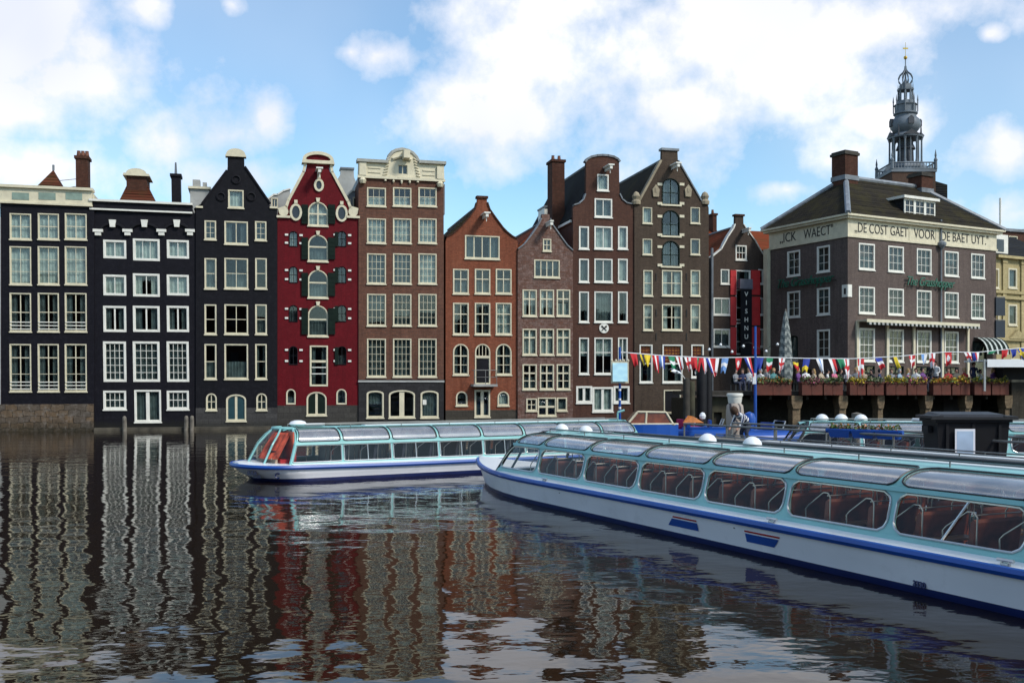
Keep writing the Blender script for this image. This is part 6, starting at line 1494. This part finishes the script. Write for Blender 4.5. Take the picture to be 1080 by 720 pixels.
# festoon lights left of the terrace
t=thing('festoon_lights','string of round bulbs hanging above the dark quay corner','string lights',pt(742,362,62)); bo=Vector(t.location); pp=[pt(742+(832-742)*i/30,372-8*math.sin(i/30*9)**2-3,62)-bo for i in range(31)]
m=MB(); m.tube(pp,.015,4); m.build('cable',M['seal'],t); 
for i in range(2,30,4): m=MB(); m.lathe([(.02,-.02),(.08,-.08),(.09,-.14),(.05,-.2),(.01,-.22)],8,(pp[i].x,pp[i].y)); m.v=[(x,y,z+pp[i].z) for x,y,z in m.v]; m.build('bulb',M['deckwhite'],t,smooth=True)

# ------------------------------------------------------------------ sky, sun, camera
W=bpy.data.worlds.new('World'); scene.world=W; W.use_nodes=True; nt=W.node_tree; N=nt.nodes; L=nt.links
bg=N['Background']; out=N['World Output']
SUN_EL=R(42); SUN_AZ=R(128)    # azimuth measured clockwise from +Y
sky=N.new('ShaderNodeTexSky'); sky.sky_type='NISHITA'; sky.sun_disc=False; sky.sun_elevation=SUN_EL; sky.sun_rotation=SUN_AZ; sky.dust_density=.6; sky.air_density=1.0; sky.ozone_density=1.5
tc=N.new('ShaderNodeTexCoord'); sp=N.new('ShaderNodeSeparateXYZ'); L.new(tc.outputs['Generated'],sp.inputs[0])
az=mathn(nt,'ARCTAN2',sp.outputs[0],sp.outputs[1]); el=mathn(nt,'ARCSINE',sp.outputs[2])
nz1=noise(nt,tc.outputs['Generated'],7.5,4,.55); nz2=noise(nt,tc.outputs['Generated'],2.2,3,.5)
def dirpx(x,y):
    a=math.atan2(x-540,F); r=math.hypot(x-540,F); return a,math.atan2(HZ-y,r)
blobs=[(20,30,105,80),(60,85,60,45),(20,110,60,30),(30,180,90,28),(150,8,34,18),(245,5,16,12),(178,150,38,30),(235,145,52,36),(285,125,28,28),(240,185,80,26),(370,55,22,16),(400,58,40,18),
       (560,70,100,80),(680,60,150,95),(800,55,130,75),(900,25,90,50),(560,120,70,32),(700,110,110,45),(760,20,200,60),(620,0,120,40),(880,165,50,30),(930,130,40,20),(1065,160,36,26),(1045,36,12,8),(1075,225,50,22),(830,200,40,12)]
dens=None
for x,y,rx,ry in blobs:
    a,e=dirpx(x,y); dx=mathn(nt,'DIVIDE',mathn(nt,'SUBTRACT',az,a),rx/F*1.22); dy=mathn(nt,'DIVIDE',mathn(nt,'SUBTRACT',el,e),ry/F*1.22)
    d=mathn(nt,'SUBTRACT',1.0,mathn(nt,'SQRT',mathn(nt,'ADD',mathn(nt,'MULTIPLY',dx,dx),mathn(nt,'MULTIPLY',dy,dy))))
    dens=d if dens is None else mathn(nt,'MAXIMUM',dens,d)
# generic clouds away from the photographed part of the sky
gen=ramp(nt,nz2,.50,.66,-.9,.8)
away=ramp(nt,mathn(nt,'ABSOLUTE',az),.52,.75,0,1); high=ramp(nt,el,.42,.6,0,1); am=mathn(nt,'MAXIMUM',away,high)
dens=mathn(nt,'MAXIMUM',mathn(nt,'MAXIMUM',dens,-1.0),mathn(nt,'SUBTRACT',mathn(nt,'MULTIPLY',am,mathn(nt,'ADD',gen,1.0)),1.0))
nz3=noise(nt,tc.outputs['Generated'],18,6,.62)
dens=mathn(nt,'ADD',dens,mathn(nt,'ADD',mathn(nt,'MULTIPLY',mathn(nt,'SUBTRACT',nz1,.5),2.8),mathn(nt,'MULTIPLY',mathn(nt,'SUBTRACT',nz3,.5),1.9)))
fac=ramp(nt,dens,-.25,.75,0,1)
fac=mathn(nt,'MAXIMUM',mathn(nt,'MULTIPLY',fac,.97),mathn(nt,'MULTIPLY',ramp(nt,nz2,.3,.7,.0,.28),1.0),clamp=True)
skyc=N.new('ShaderNodeMix'); skyc.data_type='RGBA'
hs=N.new('ShaderNodeHueSaturation'); hs.inputs['Saturation'].default_value=1.2; hs.inputs['Value'].default_value=1.0; L.new(sky.outputs[0],hs.inputs['Color'])
CS=6.3
n_sh=noise(nt,tc.outputs['Generated'],4.5,3,.5)
ccol=mixc(nt,ramp(nt,n_sh,.35,.65),(.74*CS,.77*CS,.87*CS),(.98*CS,.97*CS,1.0*CS))
L.new(fac,skyc.inputs[0]); tn=mixc(nt,1.0,hs.outputs[0],(1.0,1.10,1.04),'MULTIPLY'); L.new(tn,skyc.inputs[6]); L.new(ccol,skyc.inputs[7]); L.new(skyc.outputs[2],bg.inputs[0]); bg.inputs[1].default_value=.15
sun=bpy.data.lights.new('sun','SUN'); sun.energy=2.5; sun.angle=R(10); sun.color=(1,.95,.87); so=bpy.data.objects.new('sun',sun); COL.objects.link(so)
d=Vector((math.sin(SUN_AZ)*math.cos(SUN_EL),math.cos(SUN_AZ)*math.cos(SUN_EL),math.sin(SUN_EL))); so.rotation_euler=d.to_track_quat('Z','Y').to_euler()
cam=bpy.data.cameras.new('camera'); cam.sensor_width=36; cam.lens=F/1080*36; cam.shift_y=(HZ-360)/1080; cam.clip_end=3000; cam.clip_start=.1
co=bpy.data.objects.new('camera',cam); COL.objects.link(co); co.location=(0,0,H); co.rotation_euler=(R(90),0,0); scene.camera=co
vs=scene.view_settings; vs.view_transform='Standard'; vs.look='None'; vs.gamma=1; vs.exposure=.32
scene.render.engine='CYCLES'; scene.cycles.max_bounces=6; scene.cycles.diffuse_bounces=3; scene.cycles.glossy_bounces=4; scene.cycles.transparent_max_bounces=14
